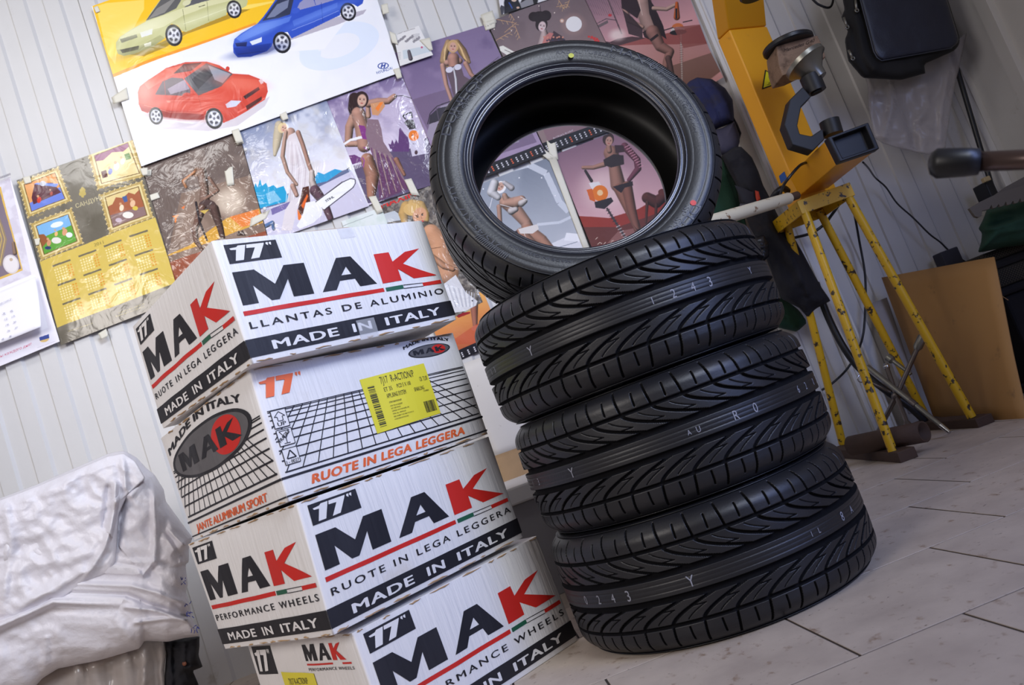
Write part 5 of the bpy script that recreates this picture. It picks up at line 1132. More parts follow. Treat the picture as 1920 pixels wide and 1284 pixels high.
wl = [at(*p, Y=2.60) for p in ((1433.5, 131), (1429.5, 167), (1458, 157))]
# warning label lies on the front face of the post
def onface(px, py, A_, B_, off=.0015):
    """hit the vertical plane through A_ and B_"""
    n = (B_-A_).cross(V3((0, 0, 1))).normalized(); o_ = V3((0, 0, CH)); d = V3(ray(px, py)); 
    if n.dot(d) > 0: n = -n
    t = (A_-o_).dot(n)/d.dot(n); return o_+d*t+n*off
tri = [onface(*p, Cc, Rr) for p in ((1434, 131), (1428, 168), (1472, 152))]
MB().add(tri, [(0, 1, 2)]).build('warning_label', m_blk, lift); ctr = (tri[0]+tri[1]+tri[2])/3
tri2 = [ctr+(p-ctr)*.84+V3((0, -.0008, 0)) for p in tri]
MB().add(tri2, [(0, 1, 2)]).build('warning_sign', mat('warning_yellow', (236, 226, 30), rough=.4), lift, label='yellow triangular warning sticker with scribbled pictogram')
wg = MB()
for (a, b_) in (((1440, 157), (1452, 148)), ((1442, 150), (1450, 158)), ((1437, 160), (1456, 155)), ((1446, 146), (1448, 160)), ((1440, 145), (1446, 150))):
    wg.tube([onface(*a, Cc, Rr, .0026), onface(*b_, Cc, Rr, .0026)], .0008, 5)
small(wg, 'pictogram', m_blk, lift)
bl = [onface(*p, L, Cc) for p in ((1461, 330), (1471, 321), (1476, 334), (1465, 344))]
MB().add(bl, [(0, 1, 2, 3)]).build('blue_sticker', mat('blue_sticker', (44, 92, 170), rough=.4), lift, label='small blue square sticker')
# --- swivelling pad carried by the arm
zp = Zf(1440, 0, 4)
pad = root('swivel_pad', at(1560, 250, Y=2.36), 'black C-shaped swivel bracket carrying a steel cup, on the arm end', 'bracket')
cpoly = zp(262, 650, 165, 745, 122, 935, 182, 1085, 338, 1132, 425, 1045, 412, 962, 325, 1020, 240, 1002, 222, 940, 250, 800, 325, 725)
MB().prism([at(*p, Y=2.36) for p in cpoly], (0, .045, 0)).build('bracket', m_blk, pad, bevel=.003)
def cyl(name, p, q_, r, M, par, Y, bevel=0, prof=None, r2=None, **kw):
    a, b_ = at(*p, Y=Y), at(*q_, Y=Y); return MB().tube([a, b_], [r, r2 or r], 28).build(name, M, par, auto=40, **kw)
cyl('lower_boss', zp(490, 1010, 0, 0)[0], zp(458, 905, 0, 0)[0], .0300, m_blk, pad, 2.385)
cyl('upper_boss', zp(362, 690, 0, 0)[0], zp(312, 570, 0, 0)[0], .0310, m_blk, pad, 2.385)
cyl('boss_hole_disc', zp(366, 698, 0, 0)[0], zp(362, 690, 0, 0)[0], .017, mat('hole_shade', (8, 8, 9), rough=.8), pad, 2.383)  # near-black solid disc stands in for the shade inside the hole
cupc = at(*zp(303, 492, 0, 0)[0], Y=2.385); axc = V3(-.56*CR+.77*CU+.28*CF).normalized()
MB().lathe([(0, -.055), (.022, -.055), (.028, -.03), (.058, .004), (.067, .008), (.067, .022), (.06, .024), (0, .022)], cupc, axc, 40).build('steel_cup', m_steel, pad, auto=35)
blk = root('wooden_block', at(1490, 100, Y=2.44), 'weathered wooden block with a round black rubber pad on top, held in the steel cup', 'block')
wp = zp(62, 345, 200, 300, 372, 262, 400, 320, 436, 425, 330, 480, 200, 542, 108, 566, 80, 480)
mb = MB().prism([at(*p, Y=2.425) for p in wp], (0, .10, 0)); mb.build('block', m_wood, blk, bevel=.004)
pc = (at(*zp(25, 340, 0, 0)[0], Y=2.42)+at(*zp(378, 232, 0, 0)[0], Y=2.42))/2+V3((-.006, .045, .002)); pr = .93*(at(*zp(5, 340, 0, 0)[0], Y=2.42)-at(*zp(392, 232, 0, 0)[0], Y=2.42)).length/2
MB().lathe([(0, -.009), (pr-.004, -.009), (pr, -.005), (pr, .005), (pr-.004, .009), (0, .009)], pc, tuple(-.27*CR+.95*CU+.13*CF), 48).build('rubber_pad', m_blkp, blk, auto=30)
wt = MB(); V_, T_ = text_tris('Mercedes G40', .9, 0, .2); w_ = V_[:, 0].max()
p0, p1 = zp(118, 392, 350, 312)
wt.add([at(p0[0]+(p1[0]-p0[0])*a/w_, p0[1]+(p1[1]-p0[1])*a/w_-b_*6.5, Y=2.4235) for a, b_ in V_], T_); small(wt, 'stamped_text', mat('stamp_ink', (60, 44, 38), rough=.9), blk)
# --- second pad, cut by the top edge
c_ = at(1416, -16, Y=2.30)
p2 = root('rubber_pad', c_, 'black round rubber pad cut by the top edge above the post', 'pad')
MB().lathe([(0, -.012), (.045, -.012), (.050, -.006), (.050, .014), (.046, .018), (0, .018)], c_, (.05, 0, 1), 40).build('disc', m_blkp, p2, auto=30)
MB().tube([c_+V3((0, 0, .015)), c_+V3((0, .02, .16))], .02, 16).build('stem', m_blk, p2, auto=30)

# --- yellow stand
st = root('yellow_stand', (1.25, 2.6, 0), 'worn yellow four-legged steel stand with rusty foot rails, under the lift post', 'stand')
T0 = at(1494, 377, Y=2.5); T1 = at(1594, 343, Y=2.5); T1.z = T0.z
zt = T0.z; xd = (T1-T0); xd.y = 0
MB().box(T0.x, T1.x, 2.5, 2.506, zt-.045, zt).build('top_rail', m_standY, st, bevel=.001)
MB().box(T0.x, T0.x+.006, 2.5065, 2.745, zt-.045, zt).build('top_rail', m_standY, st, bevel=.001)
MB().box(T1.x-.006, T1.x, 2.5065, 2.745, zt-.045, zt).build('top_rail', m_standY, st, bevel=.001)
MB().box(T0.x, T1.x, 2.7455, 2.752, zt-.045, zt).build('top_rail', m_standY, st, bevel=.001)
MB().box(T0.x+.006, T1.x-.006, 2.507, 2.745, zt-.008, zt).build('top_plate', m_standY, st)
legs = [((1510, 400), 2.515, (1674, 846), 2.42), ((1478, 424), 2.73, (1580, 832), 2.90), ((1566, 404), 2.73, (1741, 790), 2.86), ((1606, 362), 2.515, (1822, 782), 2.49)]
for (a, Ya, b_, Yb) in legs:
    A0, B0 = at(*a, Y=Ya), at(*b_, Y=Yb); A0.z = zt-.02; A0.x = min(max(A0.x, T0.x+.018), T1.x-.018)
    MB().tube([A0, B0], .0135, 14).build('leg', m_standY, st, auto=40)
def beam(a, b_, w, h):
    a, b_ = V3(a), V3(b_); t = (b_-a); t.z = 0; t.normalize(); n = V3((-t.y, t.x, 0))*w/2; return MB().hexa([a-n, b_-n, b_+n, a+n]+[p+V3((0, 0, h)) for p in (a-n, b_-n, b_+n, a+n)])
B = at(1674, 846, Y=2.42); Aa = at(1580, 832, Y=2.88); Dd = at(1822, 782, Y=2.49); Ce = at(1741, 790, Y=2.86)
beam((B.x+.012, B.y-.055, 0), (Aa.x-.01, Aa.y+.04, 0), .055, .032).build('foot_rail', m_rust, st, bevel=.002)
beam((Dd.x+.012, Dd.y-.04, 0), (Ce.x-.05, Ce.y-.03, 0), .055, .028).build('foot_rail', m_rust, st, bevel=.002)
beam((Aa.x+.03, Aa.y-.02, 0), (Ce.x-.03, Ce.y-.02, 0), .04, .022).build('cross_rail', m_rust, st, bevel=.002)
# --- cream pipe
mb = MB().tube([at(1290, 431, Y=2.16), at(1345, 412, Y=2.2), at(1478, 372, Y=2.47)], [.0195, .0195, .0185], 18)
pp = root('cream_pipe', at(1400, 395, Y=2.3), 'chipped cream steel pipe sticking out from the stand towards the upright tyre', 'pipe'); mb.build('tube', m_cream, pp, auto=40)
MB().tube([at(1478, 372, Y=2.475), at(1495, 366, Y=2.495)], .013, 14).build('rusty_end', m_rust, pp, auto=40)
# --- pipe on the foot rails
fp = root('floor_pipe', at(1670, 826, Y=2.45), 'short rusty brown steel pipe lying across the foot rails', 'pipe')
a, b_ = at(1592, 826, Y=2.60), at(1743, 833, Y=2.38); a.z = .062; b_.z = .058
dv = (b_-a).normalized(); MB().tube([a, b_], .029, 24, cap=False).build('tube', m_rust, fp, smooth=True, solid=.005)
# --- lug wrench and bars
zw = Zf(1560, 480, 3.378)
lw = root('lug_wrench', at(1680, 740, Y=2.62), 'four-way steel lug wrench leaning against the yellow stand', 'wrench')
m_tool = mat('dull_tool_steel', (116, 108, 104), rough=.35, metal=.8)
Wc = at(*zw(408, 885, 0, 0)[0], Y=2.64)
for (x_, y_, Yt, tip) in ((560, 540, 2.60, 1), (346, 700, 2.70, 2), (490, 1100, 2.54, 3), (285, 1130, 2.72, 0)):
    e = at(*zw(x_, y_, 0, 0)[0], Y=Yt); e.z = max(e.z, .02); ar = MB().tube([Wc, e], .0078, 12).build('arm', m_tool, lw, auto=40)
    dd = (e-Wc).normalized()
    if tip == 1: MB().lathe([(.009, -.03), (.0145, -.02), (.0145, .018), (.0105, .018), (.0105, -.005), (0, -.005)], e, dd, 20).build('socket', m_steel, lw, auto=40)
    if tip == 2: MB().lathe([(0, -.01), (.009, -.008), (.011, 0), (.009, .008), (0, .011)], e, dd, 16).build('socket', m_chrome, lw, smooth=True)
    if tip == 3: MB().lathe([(.0105, -.03), (.0135, -.02), (.0135, .012), (.009, .012), (0, .0)], e, dd, 20).build('socket', m_tool, lw, auto=40)
MB().lathe([(0, -.012), (.013, -.011), (.015, 0), (.013, .011), (0, .012)], Wc, (0, -1, .2), 16).build('hub', m_tool, lw, smooth=True)
br = root('breaker_bar', at(1700, 740, Y=2.58), 'long steel extension bar with chrome tip, crossing behind the lug wrench', 'tool')
a, b_ = at(*zw(225, 700, 0, 0)[0], Y=2.72), at(*zw(690, 1072, 0, 0)[0], Y=2.50)
MB().tube([a, a.lerp(b_, .55), b_], [.0085, .0085, .0075], 12).build('bar', m_steel, br, auto=40); MB().tube([b_, b_+(b_-a).normalized()*.035], [.0085, .0065], 14).build('chrome_tip', m_chrome, br, auto=40)
MB().tube([a.lerp(b_, .60), a.lerp(b_, .68)], .0105, 14).build('collar', m_tool, br, auto=40)
b2 = root('ratchet_handle', at(1685, 690, Y=2.76), 'short steel handle with knurled head, highest of the bars behind the lug wrench', 'tool')
a, b_ = at(*zw(355, 640, 0, 0)[0], Y=2.76), at(*zw(500, 748, 0, 0)[0], Y=2.70)
MB().tube([a, a.lerp(b_, .18), a.lerp(b_, .25), b_], [.014, .014, .0075, .006], 14).build('bar', m_steel, b2, auto=40)
rs = root('ring_spanner', at(1620, 710, Y=2.76), 'thin spanner with a small open ring behind the front yellow leg', 'tool')
rc = at(*zw(183, 777, 0, 0)[0], Y=2.76); MB().tube([rc+V3((math.cos(w)*.012, 0, math.sin(w)*.012)) for w in np.linspace(0, 2*PI, 17)], .0022, 8, cap=False).build('ring', m_chrome, rs, smooth=True)
MB().tube([rc+V3((.011, 0, -.006)), at(*zw(370, 862, 0, 0)[0], Y=2.72)], .0045, 10).build('shank', m_tool, rs, auto=40)
# --- sheets of card
def sheet(name, label, cat, pts, Ys, M, th=.005, group=None, extra=None):
    P = [at(*p, Y=y_) for p, y_ in zip(pts, Ys)]; n = 10; V = []; F = []
    c = sum(P, V3((0, 0, 0)))/4; rt = root(name, c, label, cat, group)
    for j in range(n+1):
        for i in range(n+1):
            u, v = i/n, j/n; p = (P[0]*(1-u)+P[1]*u)*(1-v)+(P[3]*(1-u)+P[2]*u)*v; V.append(p+V3((0, .006*noise.noise(V3((u*2, v*2, c.x*9))), 0)))
    MB().add(V, [(j*(n+1)+i, (j+1)*(n+1)+i, (j+1)*(n+1)+i+1, j*(n+1)+i+1) for j in range(n) for i in range(n)]).build('panel', M, rt, smooth=True, solid=th); return rt
m_hard = mat('hardboard', (176, 132, 78), rough=.6, var=.12, vscale=3, bump=.2, bscale=60, col2=(120, 90, 60), c2lo=.60, c2hi=.75, c2scale=9)
hb = sheet('hardboard_sheet', 'brown hardboard sheet with a diagonal crease, leaning on the wall behind the stand', 'board', ((1654, 520), (1864, 482), (1928, 796), (1751, 780)), (2.90, 2.50, 2.32, 2.84), m_hard)
zc2 = Zf(1560, 480, 3.378)
def onq(p): return at(*p, Y=2.70)
ha, hb_, hc_ = at(1654, 520, Y=2.90), at(1864, 482, Y=2.50), at(1751, 780, Y=2.84); hn = (hb_-ha).cross(hc_-ha).normalized()
def onboard(p):
    d = V3(ray(*p)); o_ = V3((0, 0, CH)); q_ = o_+d*((ha-o_).dot(hn)/d.dot(hn)); return q_-V3(CF)*.013
pl_ = [onboard(p) for p in zc2(830, 60, 900, 140, 1000, 215, 1100, 280)]
MB().tube(pl_, .0012, 6).build('crease', mat('pale_crease', (196, 156, 110), rough=.7), hb)
sheet('card_offcut', 'narrow grey-white card behind the left edge of the hardboard sheet', 'board', ((1633, 569), (1662, 558), (1735, 772), (1704, 776)), (2.95, 2.95, 2.86, 2.86), mat('grey_card', (150, 146, 150), rough=.7, var=.06))
fb = sheet('white_board', 'white corrugated board standing on the ledge between cartons and tyres', 'board', ((846, 690), (1010, 632), (1074, 812), (929, 861)), (2.955, 2.955, 2.935, 2.935), mat('white_board', (214, 210, 206), rough=.6, var=.04, col2=(120, 104, 92), c2lo=.68, c2hi=.74, c2scale=30), th=.007)
fl_ = MB(); a, b_ = at(929, 861, Y=2.93), at(1074, 812, Y=2.93)
for k in range(30): fl_.tube([a.lerp(b_, k/30), a.lerp(b_, (k+.5)/30)+V3((0, 0, .006)), a.lerp(b_, (k+1)/30)], .0008, 5)
small(fl_, 'corrugated_edge', m_kraft, fb)
sheet('brown_board', 'brown corrugated board standing on the ledge below the white board', 'board', ((918, 858), (1085, 800), (1125, 925), (966, 976)), (2.90, 2.90, 2.86, 2.86), m_kraft, th=.006)
# --- hoses and cables
def cable(label, cat, pts, r, M=m_hose, name='cable'):
    P = [at(p[0], p[1], Y=p[2]) for p in pts]
    for p in P: p.z = max(p.z, r)
    rt = root(name, P[0], label, cat); MB().tube(P, r, 10, sm=6).build('sheath', M, rt, smooth=True); return rt
cable('thick black hose running down behind the front yellow leg', 'hose', ((1530, 530, 2.86), (1545, 575, 2.86), (1560, 610, 2.86), (1580, 648, 2.85), (1602, 680, 2.84), (1628, 706, 2.82), (1665, 735, 2.78), (1705, 762, 2.76), (1735, 790, 2.76)), .0125, name='hose')
cable('thin black cable from the arm down to the hardboard sheet', 'cable', ((1618, 304, 2.5), (1629, 316, 2.7), (1641, 333, 2.9), (1661, 351, 2.93), (1682, 381, 2.93), (1712, 408, 2.93), (1742, 438, 2.93), (1763, 454, 2.93), (1783, 473, 2.93), (1812, 492, 2.92)), .0032)
cable('black cable hanging straight down behind the stand and curling left', 'cable', ((1594, 372, 2.80), (1602, 402, 2.88), (1611, 451, 2.93), (1622, 517, 2.94), (1622, 587, 2.94), (1615, 641, 2.93), (1591, 688, 2.93), (1560, 719, 2.94), (1541, 731, 2.94)), .0042)
cable('black cable looping beneath the stand top', 'cable', ((1480, 448, 2.90), (1492, 445, 2.90), (1521, 437, 2.89), (1545, 421, 2.88), (1560, 402, 2.82), (1572, 385, 2.80)), .0055)
cable('thick dark hose bent over the cream pipe by the post', 'hose', ((1441, 392, 2.58), (1447, 375, 2.56), (1456, 361, 2.54), (1468, 353, 2.54), (1477, 358, 2.56)), .0105, name='hose')
cable('black cable bowed across the foot of the post', 'cable', ((1462, 370, 2.50), (1468, 350, 2.44), (1480, 332, 2.42), (1500, 310, 2.44), (1515, 304, 2.50)), .0046)
cable('thin black cable loop at the top edge beside the hanging bag', 'cable', ((1500, -30, 2.88), (1525, 0, 2.88), (1538, 10, 2.88), (1555, 14, 2.88), (1562, 0, 2.88), (1560, -30, 2.88)), .0045)
rod = root('black_rod', at(1820, 200, Y=2.90), 'black rod standing in the wall corner below the hanging bags', 'rod')
MB().tube([at(1768, 40, Y=2.90), at(1872, 392, Y=2.90)], .0095, 12).build('shaft', m_hose, rod, auto=40)
sk = root('wall_socket', at(1852, 345, Y=2.90), 'dark socket with a beige plug in the wall corner', 'socket')
c_ = at(1862, 362, Y=2.86); MB().box(c_.x-.012, c_.x+.02, c_.y, c_.y+.08, c_.z-.045, c_.z+.05).build('housing', m_hose, sk, bevel=.004)
c_ = at(1846, 338, Y=2.85); MB().box(c_.x-.014, c_.x+.012, c_.y-.02, c_.y+.0, c_.z-.009, c_.z+.009).build('plug', mat('beige_plug', (190, 170, 130), rough=.5), sk, bevel=.003)
# --- near handle
hd = root('jack_handle', at(1745, 305, Y=.78), 'blurred steel rod with black rubber grip poking in from the right edge', 'handle')
a, b_ = at(1748, 307, Y=.78), at(1835, 303, Y=.765); e = at(2150, 290, Y=.70)
MB().tube([a-(b_-a)*.09, a-(b_-a)*.04, a+(b_-a)*.1, a.lerp(b_, .7), b_], [.004, .0105, .0150, .0142, .0130], 24).build('grip', m_hose, hd, smooth=True)
MB().tube([b_, e], .0098, 20).build('rod', mat('brown_steel', (92, 76, 74), rough=.28, metal=.6), hd, smooth=True)

# ================================================================== SOFT THINGS
def resample(P, n):
    P = [V3((p[0], p[1], 0)) for p in P]; L_ = [0]
    for i in range(len(P)): L_.append(L_[-1]+(P[(i+1) % len(P)]-P[i]).length)
    out = []
    for k in range(n):
        t = L_[-1]*k/n; i = max(j for j in range(len(P)) if L_[j] <= t); f = (t-L_[i])/(L_[i+1]-L_[i]+1e-9); p = P[i].lerp(P[(i+1) % len(P)], f); out.append((p.x, p.y))
    return out
def closest(p, S_):
    best = None
    for a, b_ in zip(S_, S_[1:]) if len(S_) > 1 else [(S_[0], S_[0])]:
        L2 = (b_[0]-a[0])**2+(b_[1]-a[1])**2+1e-9; t = max(0, min(1, ((p[0]-a[0])*(b_[0]-a[0])+(p[1]-a[1])*(b_[1]-a[1]))/L2)); q_ = (a[0]+(b_[0]-a[0])*t, a[1]+(b_[1]-a[1])*t); d_ = math.dist(p, q_)
        if best is None or d_ < best[0]: best = (d_, q_)
    return best
def puff(name, out, Y, depth, M, par, spine=None, ridges=(), nz=.004, ns=9, n=110, rings=16, power=2.6, backf=.25, sharp=1.0, label=None, Yf=None, soft=1, kind=None, crum=0):
    """a cushion-like body whose outline is given; the front swells towards the room"""
    B_ = resample(out, n)
    if spine is None: spine = [(sum(p[0] for p in B_)/n, sum(p[1] for p in B_)/n)]
    Tt = [closest(p, spine)[1] for p in B_]
    V = []; F = []
    def pt(x, y, s, back):
        y0 = Yf(x, y) if Yf else Y
        d_ = depth*(1-s**power)**(1/power) if s < 1 else 0
        if back: return at(x, y, Y=y0+d_*backf)
        r_ = 0
        for (rp, amp, w) in ridges: dd = closest((x, y), rp)[0]; r_ += amp*math.exp(-(dd/w)**2)
        q_ = at(x, y, Y=y0); nn = noise.fractal(q_*ns, 1.0, 2.0, 4)*nz+(crum*(.5-abs(noise.noise(q_*ns*1.7+V3((3, 1, 7)))))+crum*.5*(.5-abs(noise.noise(V3((q_.x*ns*4+q_.z*9, q_.y*9, q_.z*ns*3)))) ) if crum else 0)
        win = min(1, (1-s)*6)
        return at(x, y, Y=y0-d_-(r_+nn)*win)
    for k in range(rings):
        s = 1-(k/rings)**1.3 if k else 1.0
        for i in range(n): V.append(pt(Tt[i][0]+(B_[i][0]-Tt[i][0])*s, Tt[i][1]+(B_[i][1]-Tt[i][1])*s, s, False))
    for k in range(rings-1):
        for i in range(n): j = (i+1) % n; F.append((k*n+i, k*n+j, (k+1)*n+j, (k+1)*n+i))
    F.append(tuple((rings-1)*n+i for i in range(n)))
    o_ = len(V)
    for k in range(1, 5):
        s = 1-k/5
        for i in range(n): V.append(pt(Tt[i][0]+(B_[i][0]-Tt[i][0])*s, Tt[i][1]+(B_[i][1]-Tt[i][1])*s, s, True))
    for i in range(n): j = (i+1) % n; F.append((j, i, o_+i, o_+j))
    for k in range(3):
        for i in range(n): j = (i+1) % n; F.append((o_+k*n+j, o_+k*n+i, o_+(k+1)*n+i, o_+(k+1)*n+j))
    F.append(tuple(o_+3*n+i for i in range(n-1, -1, -1)))
    me = meshdata(name, V, F, M, True)
    bm = bmesh.new(); bm.from_mesh(me); bmesh.ops.triangulate(bm, faces=[f for f in bm.faces if len(f.verts) > 4]); bmesh.ops.recalc_face_normals(bm, faces=bm.faces); bm.to_mesh(me); bm.free()
    for p in me.polygons: p.use_smooth = True
    return link(name, me, par, label, kind)
zb = Zf(1440, 0, 4); zt_ = Zf(1260, 0, 3.208); zj = Zf(1280, 120, 2.469)
m_bagl = mat('black_leatherette', (30, 34, 52), rough=.32, var=.05, bump=.25, bscale=400, spec=.55)
m_bagf = mat('black_bag_fabric', (18, 18, 22), rough=.75, bump=.6, bscale=500)
m_navy = mat('navy_cap_cloth', (36, 42, 84), rough=.85, var=.18, vscale=30, bump=.6, bscale=300, col2=(50, 48, 60), c2lo=.5, c2hi=.7, c2scale=18)
m_green = mat('green_cloth', (30, 66, 52), rough=.9, var=.2, bump=.5, bscale=300)
m_dark = mat('dark_work_cloth', (24, 24, 32), rough=.9, var=.3, bump=.5, bscale=250, col2=(44, 36, 34), c2lo=.55, c2hi=.75, c2scale=8)
bag = root('black_bag', at(1680, 80, Y=2.72), 'black leather-look office bag hanging in the top right corner of the wall', 'bag')
puff('body', zb(520, -300, 1260, -300, 1350, 0, 1440, 290, 1430, 345, 1390, 385, 1170, 480, 1180, 550, 1000, 600, 710, 585, 600, 455, 575, 300, 600, 240, 550, 130, 575, 70, 560, 0), 2.80, .085, m_bagf, bag, spine=zb(820, -200, 1000, 350), ridges=[(zb(640, 0, 720, 420, 800, 520), .010, 7), (zb(620, 240, 760, 560), -.008, 5)], nz=.006, power=5)
puff('front_panel', zb(600, -300, 1260, -300, 1345, 0, 1432, 290, 1420, 330, 1380, 358, 850, 455, 815, 430, 790, 385, 690, 0), 2.712, .018, m_bagl, bag, spine=zb(900, -150, 1080, 200), nz=.003, power=6, label='bluish black smooth front panel')
MB().tube([at(*p, Y=2.700) for p in zb(600, -300, 692, 0, 792, 385, 818, 432, 852, 456, 1380, 360)], .0022, 6).build('piping', mat('piping', (60, 64, 78), rough=.4), bag, smooth=True)
for p, q_ in ((zb(655, -10, 0, 0)[0], zb(665, 80, 0, 0)[0]), (zb(570, 130, 0, 0)[0], zb(592, 205, 0, 0)[0]), (zb(605, 375, 0, 0)[0], zb(635, 440, 0, 0)[0])):
    a, b_ = at(*p, Y=2.705), at(*q_, Y=2.705); z_ = MB().tube([a, b_], .0045, 8); z_.lathe([(.006, 0), (.009, .002), (.006, .004), (.004, .002)], b_, (0, -1, 0), 14, True); o = z_.build('zip_pull', m_steel, bag, smooth=True)
m_film = mat('clear_bag_film', (196, 190, 192), rough=.22, alpha=.42, bump=.8, bscale=14, spec=.6)
pb = root('clear_plastic_bag', at(1720, 200, Y=2.84), 'clear plastic bag hanging on the wall below the black bag', 'bag')
puff('film', zb(700, 500, 745, 640, 752, 800, 790, 1030, 860, 1075, 950, 1105, 1200, 1165, 1330, 1120, 1370, 830, 1410, 600, 1430, 530, 1492, 245, 1440, 285, 1350, 380, 1100, 450), 2.86, .03, m_film, pb, spine=zb(950, 620, 1120, 950), ridges=[(zb(920, 640, 930, 800, 870, 1030), .02, 5), (zb(1000, 640, 1050, 850, 1100, 1100), -.02, 7), (zb(1180, 620, 1200, 800, 1130, 900), .016, 5), (zb(1350, 560, 1300, 800, 1290, 1050), .014, 5)], nz=.012, ns=16, power=4)
cp = root('blue_cap', at(1345, 210, Y=2.84), 'faded navy blue peaked cap hanging beside the upright tyre', 'cap')
puff('crown', zt_(60, 560, 75, 520, 105, 488, 150, 465, 240, 475, 320, 530, 365, 600, 372, 680, 375, 735, 235, 790, 150, 700), 2.86, .10, m_navy, cp, spine=zt_(190, 600, 280, 660), ridges=[(zt_(150, 470, 250, 600, 300, 760), -.006, 2.5), (zt_(110, 540, 200, 520, 310, 530), .004, 2)], nz=.008, power=2.2)
puff('peak', zt_(235, 785, 300, 770, 375, 728, 402, 800, 408, 850, 392, 905, 330, 935, 262, 932), 2.83, .05, mat('faded_peak', (66, 64, 84), rough=.85, var=.1), cp, nz=.003, power=2.5)
puff('strap_flap', zt_(370, 700, 395, 745, 418, 800, 405, 845, 385, 800), 2.86, .03, m_dark, cp, nz=.002)
gj = root('green_jacket', at(1400, 380, Y=2.88), 'green jacket hanging behind the cap and the cream pipe', 'jacket')
puff('cloth', [(1270, 250)]+zj(180, 425, 215, 480, 250, 560, 270, 650, 300, 760, 340, 900, 440, 1060, 540, 1140, 578, 1195, 530, 1240, 440, 1220, 330, 1100, 200, 900)+[(1290, 420)], 2.94, .06, m_green, gj, spine=[(1360, 330), (1400, 430), (1470, 590)], ridges=[(zj(190, 450, 240, 620, 250, 760), .015, 7), (zj(215, 520, 280, 740), -.012, 5)], nz=.02, ns=12, power=3)
dj = root('dark_jacket', at(1450, 450, Y=2.80), 'dark work jacket hanging between the tyre stack and the yellow stand', 'jacket')
puff('cloth', zj(180, 425, 235, 385, 268, 380, 320, 430, 352, 500, 372, 560, 400, 612, 440, 700, 480, 760, 520, 810, 560, 880, 602, 960, 640, 1030, 686, 1095, 640, 1120, 612, 1135, 580, 1175, 540, 1130, 455, 1085, 410, 960, 370, 860, 320, 780, 290, 700, 262, 640, 250, 560, 215, 500), 2.80, .07, m_dark, dj, spine=zj(270, 460, 320, 580, 400, 740, 500, 930, 560, 1070), ridges=[(zj(400, 760, 480, 850, 540, 1000), .03, 9), (zj(420, 720, 560, 900, 640, 1080), -.015, 7), (zj(300, 560, 360, 640), .012, 5), (zj(520, 880, 580, 1060), .02, 6)], nz=.03, ns=9, power=2.6)
puff('collar', zj(240, 560, 330, 590, 350, 640, 320, 680, 275, 640), 2.72, .02, mat('grey_black_cloth', (40, 40, 50), rough=.9), dj, nz=.004)
puff('orange_tag', zj(335, 585, 352, 590, 360, 625, 345, 640, 338, 620), 2.700, .006, mat('orange_tag', (190, 60, 36), rough=.7), dj, nz=.001, n=30, label='small orange-red tag')
MB().tube([at(*p, Y=2.71) for p in zj(265, 655, 320, 650, 350, 630)], .006, 8, sm=4).build('seam_tape', mat('grey_tape', (66, 64, 74), rough=.8), dj, smooth=True)
puff('glove', zj(335, 800, 375, 790, 400, 830, 400, 890, 370, 920, 345, 870), 2.70, .03, mat('glossy_black_cloth', (22, 24, 30), rough=.4), dj, nz=.01, ns=30, n=50)
# --- right edge: toothed shelf, green cloth, padded stool, small dark box
zs_ = Zf(1700, 240, 4.586)
sh = root('toothed_bracket', at(1870, 370, Y=2.45), 'grey curved metal bracket with a toothed edge above the green cloth', 'bracket')
top_ = zs_(540, 690, 640, 630, 820, 545, 1009, 490, 1300, 450); bot_ = zs_(1300, 560)
tooth = []
for k in range(9):
    x_ = 1240-k*62; y_ = 575+k*14; tooth += zs_(x_, y_+4, x_-14, y_-26+(k % 2)*6, x_-34, y_+10)
MB().prism([at(*p, Y=2.445) for p in top_+tooth+zs_(650, 712, 645, 755, 622, 768, 590, 760)], (0, .012, 0)).build('toothed_face', mat('grey_bracket_paint', (92, 86, 80), rough=.55, var=.1), sh, bevel=.001)
fr = [at(*p, Y=2.46) for p in zs_(760, 575, 860, 500, 1009, 420, 1300, 380)]; bk = [at(*p, Y=2.46) for p in zs_(1300, 470, 1009, 500, 820, 560)]
MB().prism(fr+bk, (0, .01, 0)).build('back_plate', mat('grey_bracket_paint', (92, 86, 80)), sh)
gc = root('green_cloth', at(1900, 430, Y=2.42), 'dark green cloth bundled over the dark stool at the right edge', 'cloth')
puff('cloth', zs_(690, 700, 655, 790, 615, 868, 648, 900, 640, 980, 612, 1070, 660, 1065, 850, 1025, 1009, 1005, 1400, 940, 1500, 560, 1009, 600, 850, 650), 2.66, .12, m_green, gc, spine=zs_(850, 860, 1250, 780), ridges=[(zs_(640, 890, 800, 850, 1100, 760), .02, 6), (zs_(620, 1040, 780, 900, 1000, 860), .014, 6), (zs_(700, 740, 900, 700), .012, 5), (zs_(650, 860, 900, 790), -.016, 4)], nz=.012, power=3)
stl = root('padded_stool', (1.95, 2.77, 0), 'dark padded stool with woven bands at the right edge, behind the hardboard sheet', 'stool')
def weave_mat():
    M = mat('dark_woven_fabric', (30, 29, 28), rough=.95); n = M.node_tree.nodes; L_ = M.node_tree.links; b_ = n['Principled BSDF']
    tc = n.new('ShaderNodeTexCoord'); ck = n.new('ShaderNodeTexChecker'); ck.inputs['Scale'].default_value = 190; ck.inputs[1].default_value = rgb(22, 21, 21); ck.inputs[2].default_value = rgb(64, 60, 54)
    L_.new(tc.outputs['Object'], ck.inputs[0]); L_.new(ck.outputs[0], b_.inputs['Base Color']); return M
m_weave = weave_mat()
zA = at(1880, 462, Y=2.66).z
x0 = at(1838, 480, Y=2.66).x
